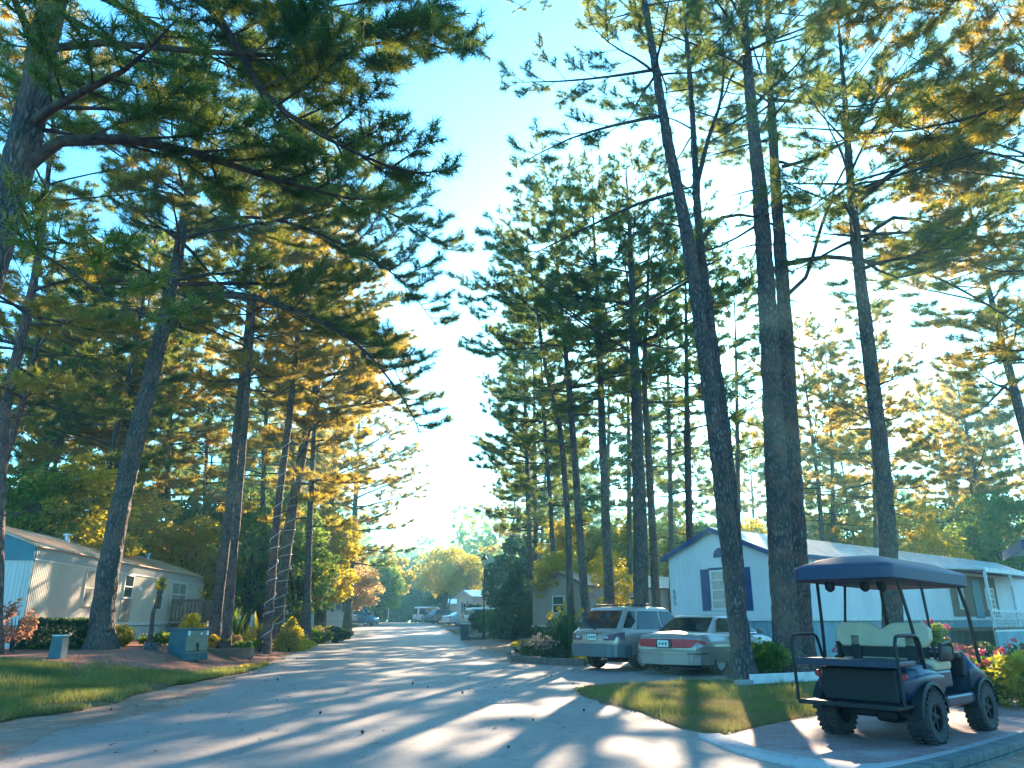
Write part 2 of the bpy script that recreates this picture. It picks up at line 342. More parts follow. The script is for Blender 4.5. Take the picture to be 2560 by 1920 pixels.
# grass blades, pine straw
def blades(name, polys, n, h, wd, m, seed, lean=.5, mask=None, flat=False):
    rg = np.random.default_rng(seed); allP = []
    for poly in polys:
        pa = np.array([q[:2] for q in poly]); lo, hi = pa.min(0), pa.max(0)
        ar = abs(sum(pa[i-1][0]*pa[i][1]-pa[i][0]*pa[i-1][1] for i in range(len(pa))))/2
        allP.append((poly, lo, hi, ar))
    tot = sum(a[3] for a in allP); pts = []
    for poly, lo, hi, ar in allP:
        k = int(n*ar/tot); c = 0; tries = 0
        while c < k and tries < k*6:
            tries += 1; x = rg.uniform(lo[0], hi[0]); y = rg.uniform(lo[1], hi[1])
            if y < 5.5 or x < -18: continue
            if rg.random() > min(1, (16/y)**1.3): continue
            if inside((x, y), poly) and (mask is None or mask(x, y) > rg.random()):
                pts.append((x, y, H(x, y)+.025)); c += 1
    Pn = np.array(pts); k = len(Pn); d = np.hypot(Pn[:, 0], Pn[:, 1])
    a = rg.uniform(0, 2*np.pi, k); l = h*rg.uniform(.5, 1.3, k); wv = wd*np.clip(d/11, 1, 4)
    sd = np.stack([np.cos(a), np.sin(a), np.zeros(k)], 1)*wv[:, None]/2
    b = rg.uniform(0, 2*np.pi, k); ln = lean*rg.uniform(.2, 1, k)
    if flat: tip = np.stack([-np.sin(a), np.cos(a), rg.uniform(-.05, .25, k)], 1)*l[:, None]
    else: tip = np.stack([np.cos(b)*ln, np.sin(b)*ln, np.ones(k)], 1)*l[:, None]
    V = np.concatenate([Pn-sd, Pn+sd, Pn+tip], 0); Fc = np.stack([np.arange(k), np.arange(k)+k, np.arange(k)+2*k], 1)
    o = npmesh(name, V, Fc, m); return o
gm = lambda x, y: max(0., min(1., .42+1.7*noise.noise(Vector((x*.55, y*.55, 2)))+.5*noise.noise(Vector((x*2, y*2, 2)))))
tag(blades('grass', [lawn_left], 130000, .085, .009, M['grass'], 1, mask=gm), 'short patchy green grass on the left lawn', 'grass', kind='stuff')
tag(blades('grass', [lawn_left], 16000, .15, .010, M['grass'], 12, mask=lambda x, y: gm(x*1.7, y*1.7)-.2), 'taller ragged grass tufts in the left lawn', 'grass', kind='stuff')
tag(blades('grass', [lawn_right], 9000, .13, .009, M['grass'], 13, mask=lambda x, y: gm(x*1.7, y*1.7)-.2), 'greener weed tufts in the dry lawn by the brick pad', 'grass', kind='stuff')
tag(blades('grass', [lawn_right], 90000, .06, .008, M['grass_dry'], 4, mask=lambda x, y: gm(x, y)+.25), 'short dry olive grass on the lawn by the brick pad', 'grass', kind='stuff')
tag(blades('grass', [lawn_strip, lawn_bed, lawn_mid], 9000, .07, .012, M['leaf_yellow'], 2), 'bright yellow green tufts of grass at the pavement edges', 'grass', kind='stuff')
tag(blades('pine_straw', [lawn_left], 9000, .12, .007, M['straw'], 8, flat=True), 'dry pine needles scattered over the left lawn', 'pine straw', kind='stuff')
tag(blades('pine_straw', [bed], 34000, .14, .008, M['straw'], 3, flat=True), 'reddish brown pine straw scattered under the left pines', 'pine straw', kind='stuff')
# ---------------- pines ----------------
SKYGAP = [(1026, -400), (1036, 60), (1040, 230), (1000, 400), (1018, 560), (950, 690), (905, 850), (930, 1050), (890, 1140), (940, 1150), (1020, 1110), (965, 920), (960, 800), (985, 640), (1045, 560), (1035, 430), (1140, 330), (1085, 230), (1085, 140), (1225, 60), (1225, -400)]
def ingap(p):
    q = proj(p); return inside(q, SKYGAP)
def smooth_path(pts, step):
    out = []; n = len(pts)
    for i in range(n-1):
        p0 = pts[max(i-1, 0)]; p1 = pts[i]; p2 = pts[i+1]; p3 = pts[min(i+2, n-1)]
        k = max(1, int((p2-p1).length/step))
        for q in range(k):
            t = q/k; out.append(.5*((2*p1)+(p2-p0)*t+(2*p0-5*p1+4*p2-p3)*t*t+(3*p1-p0-3*p2+p3)*t**3))
    out.append(pts[-1]); return out
class Needles:
    def __init__(s): s.p = []; s.d = []
    def add(s, p, d): s.p.append(tuple(p)); s.d.append(tuple(d))
    def mesh(s, rg, nn, ln, wd):
        Pn = np.repeat(np.array(s.p), nn, 0); D = np.repeat(np.array(s.d), nn, 0); k = len(Pn)
        r = rg.normal(size=(k, 3)); r /= np.linalg.norm(r, axis=1)[:, None]
        d = D*.55+r*1.0; d /= np.linalg.norm(d, axis=1)[:, None]
        l = ln*rg.uniform(.65, 1.15, k)[:, None]
        sd = np.cross(d, rg.normal(size=(k, 3))); sd /= np.linalg.norm(sd, axis=1)[:, None]+1e-9
        b = Pn+D*rg.uniform(-.09, .05, k)[:, None]; wv = wd*rg.uniform(.7, 1.3, k)[:, None]/2
        V = np.concatenate([b-sd*wv, b+sd*wv, b+d*l], 0)
        Fc = np.stack([np.arange(k), np.arange(k)+k, np.arange(k)+2*k], 1)
        return V, Fc
def curve(p0, az, e0, L, sag, up, n, rd):
    pts = [Vector(p0)]; p = Vector(p0); a = az
    for i in range(n):
        t = (i+.5)/n; e = e0-sag*math.sin(t*math.pi*.8)+up*t*t; a += rd.uniform(-.12, .12)
        p = p+Vector((math.cos(a)*math.cos(e), math.sin(a)*math.cos(e), math.sin(e)))*(L/n); pts.append(p)
    return pts
def along(pts, t):
    x = t*(len(pts)-1); i = min(int(x), len(pts)-2); return pts[i].lerp(pts[i+1], x-i), (pts[i+1]-pts[i]).normalized()
def dress(wood, nd, path, r0, rd, dens, sides=5):
    """a limb: its wood, side branches, twigs and needle tufts"""
    L = sum((path[i+1]-path[i]).length for i in range(len(path)-1))
    wood.tube(path, [max(.008, r0*(1-.85*i/(len(path)-1))) for i in range(len(path))], sides, False)
    ns = max(4, int(L*2.3*dens)); sgn = 1
    for k in range(ns):
        t = .28+.72*(k+rd.random()*.6)/ns
        if t > 1: t = 1
        p, d = along(path, t); sgn = -sgn
        a = math.atan2(d.y, d.x)+sgn*rd.uniform(.5, 1.15)*(1 if t < .95 else .3); sl_ = (L*.34*(1.15-t)+.35)*rd.uniform(.7, 1.25)
        sp = curve(p, a, rd.uniform(-.15, .35), sl_, .1, .5, 3, rd)
        wood.tube(sp, [max(.006, r0*.28), max(.005, r0*.2), .006, .004], 3, False)
        nt_ = max(1, int(sl_/.2*dens))
        for q in range(nt_):
            tt = .3+.7*(q+1)/nt_; pp, dd = along(sp, min(tt, 1))
            nd.add(pp+Vector((rd.uniform(-.04, .04), rd.uniform(-.04, .04), rd.uniform(-.03, .05))), (dd+Vector((0, 0, .35))).normalized())
            if q < nt_-1 or nt_ == 1:
                b = a+rd.choice((-1, 1))*rd.uniform(.6, 1.2); tl = rd.uniform(.18, .42)*(1 if dens > .5 else 1.4)
                dv_ = Vector((math.cos(b), math.sin(b), rd.uniform(.1, .8))).normalized()
                if dens > .75: wood.tube([pp, pp+dv_*tl], [.006, .003], 3, False)
                nd.add(pp+dv_*tl, dv_); nd.add(pp+dv_*tl*.55, dv_)
    p, d = along(path, 1); nd.add(p, d)
def pine(path, r, height, crown, nl, limbL, seed, lod, needles='needles', special=(), label='', group=None, side=None, stubs=6, trunkmat='bark', name='pine_tree', gapcheck=True, dens=None, azr=None, e_lo=.05):
    """path: trunk points; crown: height where the living limbs start"""
    rd = random.Random(seed); rg = np.random.default_rng(seed)
    base = path[0].copy(); root = empty(name, base, 0, label, 'tree', group); off = -base
    path = [p.copy() for p in path]; top = path[-1]
    if top.z-base.z < height:
        d = (path[-1]-path[-2]).normalized(); d = (d+Vector((0, 0, .8))).normalized()
        path.append(top+d*(height-(top.z-base.z))/max(d.z, .3))
    sm = smooth_path(path, (.15, .5, 1.6, 1.6)[lod]); n = len(sm); zt = sm[-1].z-base.z
    rs = []
    for p in sm:
        t = (p.z-base.z)/zt; rr = r*(1-.30*min(t/.5, 1)-.62*max(0, (t-.5)/.5)); rr += r*.55*math.exp(-max(0, p.z-base.z)/.38); rs.append(max(rr, .02))
    wood = MB(); nside = 36 if lod == 0 else (12 if lod == 1 else 8)
    sm[0] = sm[0]-Vector((0, 0, .25)); wood.tube([p+off for p in sm], rs, nside)
    if lod == 0:                                             # bark plates in relief
        nv = []; no = 36
        for i, v in enumerate(wood.v):
            v = Vector(v); ii = min(i//no, n-1); ax_ = sm[ii]+off; d = v-ax_; d.z = 0
            if d.length < 1e-4: nv.append(tuple(v)); continue
            a = math.atan2(d.y, d.x); q = Vector((math.cos(a)*2.6, math.sin(a)*2.6, v.z*1.9+seed)); e = noise.noise(q*2.1); e2 = noise.noise(q*.7+Vector((5, 1, 2)))
            root_ = math.exp(-max(0, v.z)/.3)*.10*max(0, math.sin(5*a+seed))
            nv.append(tuple(v+d.normalized()*(.020*(1-abs(e)*4)+.03*e2+root_)))
        wood.v = nv
    elif lod < 2:                                              # uneven bark
        wood.v = [tuple(Vector(v)*1.0+Vector((noise.noise(Vector(v)*3+base), noise.noise(Vector(v)*3.3-base), 0))*r*.16) for v in wood.v]
    limbs = MB(); nd = Needles(); dens = dens or (1.25, 1.0, .82, .6)[lod]*FOL; nl = int(nl*(1.5, 1.6, 1.7, 1.7)[lod]*FOL)
    def at_h(h):
        for i in range(n-1):
            if sm[i+1].z-base.z >= h: return sm[i].lerp(sm[i+1], (h-(sm[i].z-base.z))/max(1e-6, sm[i+1].z-sm[i].z)), rs[i]
        return sm[-1], rs[-1]
    az = rd.uniform(0, 6.28)
    for k in range(nl):
        f = (k+rd.random()*.8)/nl; h = crown+(zt-crown)*f**.92+.5*math.sin(k*.9+seed)
        if h > zt: h = zt-.1
        p, rr = at_h(h); az += 2.4+rd.uniform(-.5, .5); a = az
        if azr and rd.random() < .8: a = rd.uniform(*azr)
        prof = (.62+.38*math.sin(min(1, f/.35)*math.pi/2))*(1-max(0, f-.45)/.55*.66)
        L = limbL*prof*rd.choice((.55, .8, 1, 1.1, 1.3))*rd.uniform(.85, 1.15)
        if side: L *= 1+side[1]*math.cos(a-side[0])
        e0 = e_lo+.75*f+rd.uniform(-.12, .15)
        for tr in range(6):
            cp = curve(p, a, e0, L, .35*(1-f), .55, 6, rd)
            if not gapcheck or not (ingap(cp[-1]) or ingap(cp[4]) or ingap(cp[2])): break
            L *= .72
        else: continue
        if L < .7: continue
        dress(limbs, nd, [q+off for q in cp], min(rr*.42, .03+.017*L), rd, dens, 6 if lod == 0 else 4)
    for k in range(stubs):
        h = rd.uniform(.35*crown, crown); p, rr = at_h(h); cp = curve(p, rd.uniform(0, 6.28), rd.uniform(-.1, .5), rr+rd.uniform(.1, .9), .2, -.2, 3, rd)
        limbs.tube([q+off for q in cp], [.035, .028, .02, .008], 4)
    for (pts, r0, dn) in special:
        cp = smooth_path(pts, .5); dress(limbs, nd, [q+off for q in cp], r0, rd, dens*dn, 7)
    wood.mi = 1; wood.add(limbs.v, limbs.f)
    tk = wood.build('trunk', [M[trunkmat], M['bark2']], root, True, ang=80)
    nn, ln, wd = ((38, .22, .014), (34, .26, .021), (28, .33, .038), (20, .46, .08))[lod]
    Vn, Fn = nd.mesh(rg, nn, ln, wd); npmesh('crown', Vn, Fn, M[needles], root)
    return root, sm, rs
FOL = 1.0
def dpath(Z, *pts, base=None):
    l = [P(x, y, Z) for x, y in pts]; b = l[0].copy(); b.z = H(b.x, b.y)
    l = [b]+[q for q in l[1:] if q.z > b.z+.5]; return l
def gpath(*pts):
    b = G(*pts[0]); Z = b.x*fx+b.y*fy; return [b]+[P(x, y, Z) for x, y in pts[1:]], Z
def lb(Z, *pts): return [P(p[0], p[1], Z+(p[2] if len(p) > 2 else 0)) for p in pts]
NP = 0
# ---- left side
pl = [P(x, y, 8.6) for x, y in ((-300, 1520), (-215, 1200), (-140, 950), (-62, 700), (-3, 500), (52, 310), (92, 120), (124, -40))]; pl[0].z = H(pl[0].x, pl[0].y)
pine(pl, .24, 19, 8.0, 26, 3.6, 11, 0, special=[
    (lb(8.6, (44, 372), (75, 345), (130, 305), (270, 300), (420, 330, .6), (600, 390, 1.2), (760, 430, 1.8)), .10, 1.1),
    (lb(8.6, (50, 300), (80, 262), (130, 232), (250, 235, .5), (380, 270, 1), (500, 330, 1.5)), .05, 1.0),
    (lb(8.6, (100, 105), (220, 92, .4), (420, 110, .8), (640, 118, 1.2), (830, 90, 1.6), (960, 60, 2)), .06, 1.2),
    (lb(8.6, (112, -40), (300, -60, .5), (470, 30, 1), (560, 190, 1.4), (690, 290, 1.8), (840, 360, 2.2), (930, 380, 2.4)), .09, 1.2),
    (lb(8.6, (112, -60), (360, -90, 1), (620, -20, 1.8), (820, 60, 2.4), (970, 110, 2.8)), .08, 1.2),
    (lb(8.6, (20, 520), (110, 560, -.6), (230, 640, -1), (330, 690, -1.2)), .03, .7)],
    label='huge rough barked pine at the left edge with long limbs reaching over the road', side=(0, .25), stubs=5, trunkmat='bark', e_lo=.1, gapcheck=True)
p, Z = gpath((215, 1405), (232, 1250), (270, 1050), (318, 850), (365, 650), (397, 480), (420, 350)); Z2 = Z
pine(p, .30, 20, 10.0, 30, 4.2, 12, 0, special=[
    (lb(Z, (385, 672), (430, 645), (520, 640), (620, 665), (700, 700), (790, 760, .5), (870, 860, 1), (905, 930, 1.3)), .11, 1.0),
    (lb(Z, (398, 640), (470, 632), (560, 640), (660, 690), (740, 700)), .05, .8),
    (lb(Z, (405, 500), (470, 470), (620, 480), (760, 540), (860, 600, .5), (940, 700, 1)), .07, 1.1),
    (lb(Z, (415, 420), (520, 380), (700, 400), (860, 470), (960, 540)), .07, 1.1)],
    label='thick leaning pine in front of the long trailer, flared at its base', side=(0, .3), needles='needles')
p, Z = gpath((461, 1385), (470, 1300), (490, 1150), (515, 900), (535, 700), (550, 500)); pine(p, .225, 21, 9.5, 26, 3.6, 13, 1, label='straight pine directly behind the green utility cabinet', needles='needles_gold', side=(0, .2))
pine(dpath(27, (490, 1380), (500, 1250), (515, 1080), (530, 900), (545, 700)), .16, 20, 9, 20, 3.4, 14, 1, 'needles_gold', label='reddish pine trunk close behind the straight one at the trailer end', group=None, trunkmat='bark_red')
p = dpath(30.5, (574, 1390), (582, 1310), (600, 1100), (625, 900), (645, 700), (655, 560)); LW = pine(p, .175, 21, 10.5, 22, 3.4, 15, 1, 'needles_gold', label='slim pine wrapped in a string of white lights, left of the pair', trunkmat='bark_red')
p, Z = gpath((589, 1383), (600, 1330), (612, 1230), (640, 1050), (680, 850), (712, 700), (728, 560)); LX = pine(p, .32, 22, 9.5, 30, 4.4, 16, 1, 'needles_gold', label='thick leaning pine wrapped in a string of white lights beside the road', trunkmat='bark_red', side=(0, .2), special=[
    (lb(Z, (700, 730), (760, 720), (830, 760), (880, 860)), .08, 1), (lb(Z, (670, 880), (730, 850), (810, 860), (880, 900)), .07, 1.1)])
pine(dpath(38, (662, 1370), (664, 1280), (667, 1180), (675, 1000)), .2, 17, 6, 22, 3.5, 17, 2, 'needles_gold', label='dark ivy trunk pine standing right of the wrapped pines')
pine(dpath(62, (750, 1345), (757, 1250), (764, 1150), (772, 1000), (778, 860)), .3, 21, 5, 40, 5.0, 18, 2, 'needles_gold', label='full crowned pine with creeper on its trunk by the blue van', trunkmat='bark_red', dens=.6, side=(0, .15))
for i, (Z, pts, r, h, cr, nl, lo) in enumerate([
    (19, ((-10, 1400), (5, 950), (30, 800), (75, 600), (105, 370), (120, 200)), .17, 18, 7, 24, 1),
    (26, ((-40, 1400), (0, 1050), (40, 900), (90, 700), (132, 480)), .15, 17, 7, 24, 1),
    (34, ((20, 1300), (60, 1100), (150, 900), (200, 700), (235, 570)), .15, 18, 7, 26, 2),
    (36, ((90, 1300), (120, 1000), (180, 820), (238, 640)), .13, 17, 7, 24, 2),
    (33, ((190, 1300), (203, 1170), (225, 1060), (245, 960), (280, 800)), .2, 20, 7, 30, 2),
    (38, ((205, 1300), (222, 1180), (240, 1060), (262, 960)), .19, 21, 7, 30, 2),
    (44, ((366, 1330), (365, 1200), (362, 1080), (368, 900)), .22, 22, 6, 36, 2),
    (50, ((442, 1330), (442, 1200), (445, 1000)), .18, 22, 6, 34, 2),
    (46, ((560, 1330), (566, 1150), (575, 900)), .2, 23, 6, 36, 2),
    (52, ((700, 1330), (712, 1150), (725, 950)), .2, 24, 6, 40, 2)]):
    lab = ['second pine trunk behind the huge one at the left edge', 'slim red brown pine left of the trailer roof', 'pine with a curved upper trunk behind the trailer left end',
           'thin pine leaning right above the trailer left end', 'left one of two close pine trunks rising behind the trailer roof', 'right one of two close pine trunks rising behind the trailer roof',
           'dark green pine trunk above the middle of the trailer roof', 'narrow dark pine above the far end of the trailer', 'tall pine between the trailer end and the wrapped pines', 'tall golden pine behind the dark ivy trunk'][i]
    pine(dpath(Z, *pts), r, h, cr, nl, 3.6, 30+i, lo, 'needles_gold' if i % 3 != 1 else 'needles', label=lab, group='pines in the left woods', trunkmat='bark_red' if i in (0, 1, 3) else 'bark')
# ---- right side
FOL = .80
p, Z = gpath((1605, 1475), (1600, 1400), (1588, 1300), (1560, 1050), (1520, 750), (1482, 500), (1442, 300), (1412, 120), (1388, -20)); ZR = Z
pine(p, .215, 24, 15.5, 20, 4.0, 21, 0, special=[
    (lb(Z, (1500, 600), (1430, 640, .3), (1330, 690, .6), (1230, 740, 1)), .04, .5),
    (lb(Z, (1465, 415), (1380, 440, .3), (1250, 500, .6), (1130, 560, 1)), .06, .8),
    (lb(Z, (1430, 250), (1330, 270, .4), (1230, 300, .8), (1130, 350, 1.2)), .06, 1),
    (lb(Z, (1418, 150), (1320, 165, .3), (1220, 175, .6), (1110, 178, 1)), .05, 1),
    (lb(Z, (1395, 20), (1320, 40, .3), (1260, 60, .6)), .04, .9), (lb(Z, (1385, -60), (1270, -70, .5), (1180, -20, 1), (1110, 25, 1.4)), .05, .8)],
    label='tall leaning pine nearest the driveway, in front of the white trailer', stubs=10, side=(math.pi, .25))
p = dpath(19.5, (1600, 1440), (1597, 1300), (1582, 1100), (1560, 880), (1535, 700), (1510, 500), (1496, 250), (1476, 0)); pine(p, .16, 23, 15.5, 14, 3.6, 22, 0, label='slimmer pine crossing behind the tall leaning pine', stubs=6,
    special=[(lb(19.5, (1500, 420), (1530, 300), (1560, 200), (1562, 60)), .09, .5), (lb(19.5, (1515, 520), (1560, 470), (1640, 470), (1720, 520)), .08, .7)])
p = dpath(19.6, (1705, 1462), (1698, 1380), (1690, 1250), (1678, 1050), (1660, 700), (1640, 400), (1620, 200), (1604, -20)); pine(p, .315, 25, 16.5, 22, 4.4, 23, 0, label='thickest pine on the right, just left of the golf cart', stubs=12, special=[(lb(19.6, (1645, 480), (1560, 530, -.3), (1470, 560, -.6)), .05, .8)])
p = dpath(21.4, (1740, 1455), (1733, 1380), (1724, 1200), (1712, 1000), (1696, 700), (1676, 400), (1662, 150), (1655, -20)); pine(p, .27, 25, 16, 20, 4.2, 24, 0, label='pine standing close behind the thickest one', stubs=12,
    special=[(lb(21.4, (1700, 570), (1790, 555), (1900, 570), (2000, 590), (2120, 650), (2230, 720)), .09, 1.0), (lb(21.4, (1690, 360), (1760, 340), (1860, 290), (1960, 250, .3)), .07, .8), (lb(21.4, (1665, 215), (1750, 222), (1850, 230), (1980, 200)), .07, 1), (lb(21.4, (1698, 640), (1740, 600), (1800, 430), (1900, 390), (2040, 400), (2180, 440)), .07, .9)])
p = dpath(19.6, (1935, 1460), (1928, 1330), (1920, 1200), (1905, 1000), (1882, 800), (1858, 600), (1838, 400), (1824, 200), (1812, 60)); pine(p, .235, 20, 10.8, 30, 4.6, 25, 0, label='pine rising directly behind the golf cart roof', stubs=9, side=(0, .3),
    special=[(lb(19.6, (1868, 520), (1930, 470), (2040, 490), (2160, 530), (2260, 540)), .07, .9), (lb(19.6, (1850, 440), (1920, 380), (2010, 330), (2100, 270), (2200, 230)), .08, 1), (lb(19.6, (1862, 560), (1940, 600), (2060, 560), (2180, 540)), .04, .7), (lb(19.6, (1835, 300), (1900, 210), (1980, 140), (2080, 60)), .07, 1)])
FOL = .86
for i, (Z, pts, r, h, cr, nl, lo, lab) in enumerate([
    (28, ((1388, 1380), (1385, 1310), (1383, 1150), (1378, 1000), (1374, 850), (1366, 650)), .30, 20, 9.5, 30, 1, 'thick dark pine behind the beige four wheel drive'),
    (29, ((1424, 1380), (1418, 1310), (1402, 1000), (1392, 800), (1400, 600)), .17, 19, 11, 18, 1, 'pine leaning against the thick one, behind the beige cars'),
    (30, ((1320, 1360), (1317, 1310), (1308, 1100), (1300, 900), (1293, 700), (1284, 520)), .21, 21, 10.5, 28, 1, 'straight pine above the left end of the beige four wheel drive'),
    (31, ((1276, 1360), (1262, 1280), (1242, 1000), (1226, 800), (1206, 600), (1196, 420)), .18, 22, 9.5, 32, 1, 'pine bending left just right of the lily plants'),
    (35, ((1234, 1340), (1231, 1280), (1225, 1100), (1206, 900), (1180, 800)), .17, 22, 8.5, 32, 1, 'pine left of the bending one with a narrow trunk'),
    (44, ((1205, 1340), (1198, 1290), (1190, 1100), (1174, 880)), .16, 23, 7, 34, 2, 'reddish pine trunk beside the pointed evergreen'),
    (36, ((1493, 1360), (1490, 1170), (1485, 950), (1482, 700), (1480, 500)), .21, 21, 10, 28, 1, 'pine rising behind the left slope of the white trailer roof'),
    (43, ((1452, 1360), (1450, 1180), (1445, 900), (1440, 700)), .19, 22, 8, 28, 2, 'thinner pine left of the white trailer gable'),
    (45, ((1361, 1360), (1360, 1230), (1358, 950), (1356, 800)), .18, 22, 8, 28, 2, 'background pine seen between the dark trunks'),
    (50, ((1146, 1340), (1144, 1200), (1140, 1050), (1135, 900)), .2, 24, 6, 42, 2, 'left one of two pines behind the pointed evergreen'),
    (54, ((1160, 1340), (1158, 1200), (1156, 1050), (1154, 900)), .2, 25, 6, 42, 2, 'right one of two pines behind the pointed evergreen'),
    (40, ((1590, 1360), (1595, 1150), (1592, 900), (1588, 700)), .18, 21, 9, 26, 2, 'pine right behind the leaning pine, above the roof ridge'),
    (46, ((1780, 1360), (1776, 1160), (1768, 1050), (1755, 950)), .18, 19, 6.5, 30, 2, 'slim pine above the middle of the white trailer roof'),
    (48, ((1803, 1360), (1800, 1160), (1796, 950)), .18, 20, 6.5, 30, 2, 'pale pine beside the slim one above the white roof'),
    (42, ((1896, 1360), (1894, 1180), (1890, 1000)), .22, 19, 6, 30, 2, 'pine just left of the trunk behind the golf cart'),
    (56, ((1300, 1350), (1310, 1200), (1315, 900)), .22, 24, 7, 34, 2, 'far pine behind the bending one')]):
    pine(dpath(Z, *pts), r, h, cr, nl, 3.7, 60+i, lo, 'needles' if i not in (12, 13, 14) else 'needles_gold', label=lab, group='pines in the right woods')
for i, (x, y, h, cr, az, nm) in enumerate([(13.5, 8.5, 19, 8.5, (2.2, 4.2), 'needles_gold'), (19, 16, 20, 8, (2.2, 4.4), 'needles_gold'), (24, 25, 20, 9, (0, 6.28), 'needles_gold')]):
    q = Vector((x, y, H(x, y))); pine([q, q+Vector((-.3, 0, 5)), q+Vector((-.5, .2, 12))], .24, h, cr, 26, 5.0, 90+i, 1, nm, label=['golden pine limbs reaching in at the top right corner', 'golden pine right of the white trailer porch', 'golden pine far behind the porch at right'][i], gapcheck=False, azr=az)
FOL = 1.0
# ---- pines far along the street and in the woods: a few builds, copied
protos = []
for i in range(4):
    q = Vector((0, 0, 0)); protos.append(pine([q, Vector((.2, .1, 6)), Vector((.1+.3*i, .4, 14))], .22, 20+i, 6+i*.8, 30, 4.0, 120+i, 3, ('needles', 'needles_gold', 'needles_gold', 'needles')[i], label='tall pine far back', gapcheck=False, stubs=2)[0])
spots = [(-14.5, 70, 1.05), (-11, 82, 1.0), (-16, 90, 1.15), (-13, 104, 1.1), (-20, 78, 1.1), (-25, 60, 1.05), (-30, 48, 1), (-22, 46, .95), (-36, 38, 1), (-28, 34, .9), (-42, 56, 1.1), (-34, 70, 1.15), (-18, 118, 1.2), (-48, 40, 1.05), (-22, 128, 1.25),
         (13, 74, 1.0), (26, 66, .9), (18, 96, 1.15), (15, 112, 1.2), (28, 84, 1.15), (36, 66, 1), (34, 50, .85), (46, 56, .9), (52, 44, .8), (24, 104, 1.2), (40, 84, 1.1), (58, 66, .9), (30, 122, 1.3), (-19, 56, 1.0), (-26, 72, 1.1), (-38, 48, 1.05), (-33, 58, 1.1), (-44, 68, 1.1), (-52, 52, 1.1), (-12.5, 96, 1.1), (-30, 86, 1.2), (-27, 40, .95), (42, 50, .95), (50, 62, 1), (62, 54, .95), (68, 70, 1.1), (48, 76, 1.1)]
first = [True]*4
sides_ = ('left', 'right')
for i, (x, y, s) in enumerate(spots):
    k = i % 4; o = protos[k] if first[k] else copy_tree(protos[k]); first[k] = False
    o.location = (x, y, H(x, y)-.05); o.rotation_euler = (0, 0, i*1.7); o.scale = (s, s, s)
    o['label'] = ('distant %s pine %s the %s side of the street' % (('dark green', 'golden green', 'golden tall', 'deep green tall')[k], 'near the kerb along' if abs(x) < 22 else 'deep in the woods on', 'left' if x < 0 else 'right'))
    o['group'] = o['label'].replace('pine', 'pines')
# ---------------- broadleaf trees and shrubs ----------------
def leafcloud(cl, nl, size, rg, cr, flat=.35, aspect=1.6):
    """leaf faces spread through clumps; cl list of (centre, radius vector)"""
    out = []
    for (c, rr, k) in cl:
        r = rg.normal(size=(k, 3)); r /= np.linalg.norm(r, axis=1)[:, None]; r *= rg.uniform(.35, 1, (k, 1))**.5
        out.append(np.array(c)+r*np.array(rr))
    Pn = np.concatenate(out); k = len(Pn)
    u = rg.normal(size=(k, 3)); u[:, 2] *= .6; u /= np.linalg.norm(u, axis=1)[:, None]
    v = np.cross(u, rg.normal(size=(k, 3))); v /= np.linalg.norm(v, axis=1)[:, None]+1e-9
    s = size*rg.uniform(.6, 1.3, (k, 1)); a = u*s*aspect/2; b = v*s/2
    V = np.concatenate([Pn-a, Pn+b-a*.1, Pn+a, Pn-b-a*.1], 0); n = np.arange(k)
    return V, np.stack([n, n+k, n+2*k, n+3*k], 1)
def broadleaf(x, y, h, rad, m, seed, label, leaves=6000, size=.16, trunk=.14, nclump=40, low=.25, group=None, name='broadleaf_tree', multi=1, z=None, cat='tree'):
    rd = random.Random(seed); rg = np.random.default_rng(seed); z0 = H(x, y) if z is None else z; leaves = int(leaves*1.5); size *= .78
    root = empty(name, (x, y, z0), 0, label, cat, group); wd = MB(); cl = []
    cz = h*(low+1)/2; hz = h*(1-low)/2
    for k in range(nclump*3):
        while True:
            p = Vector((rd.uniform(-1, 1), rd.uniform(-1, 1), rd.uniform(-1, 1)))
            if .25 < p.length < 1: break
        f = 1-.25*max(0, p.z); c = Vector((p.x*rad*f*.85, p.y*rad*f*.85, cz+p.z*hz*.9)); s = rd.uniform(.10, .27)*rad
        cl.append((c, (s, s, s*.65), max(5, int(leaves/nclump*.62*(s/(.25*rad))**2))))
        if k % 6 == 0:
            b0 = Vector((rd.uniform(-.1, .1)*multi, rd.uniform(-.1, .1)*multi, 0)); mid = Vector((c.x*.25, c.y*.25, max(h*low*.8, c.z*.55)))
            wd.tube([b0-Vector((0, 0, .1)), mid*.5+b0*.5, mid, mid.lerp(c, .6)+Vector((0, 0, .1)), c], [trunk*.6 if multi > 1 else trunk, trunk*.5, trunk*.38, trunk*.18, .01], 5, False)
    if multi == 1: wd.tube([(0, 0, -.15), (rd.uniform(-.1, .1), .05, h*low), (0, 0, h*.6)], [trunk*1.25, trunk, trunk*.45], 8, False)
    wd.build('trunk', M['bark2'], root, True, ang=80)
    V, Fq = leafcloud(cl, 0, size, rg, 0); npmesh('crown', V, Fq, M[m], root); return root
def dxy(dx, Z):
    u, f, t = ray(dx*1.15732, 1340*1.15732); return (u/f*Z*rx+Z*fx, u/f*Z*ry+Z*fy)
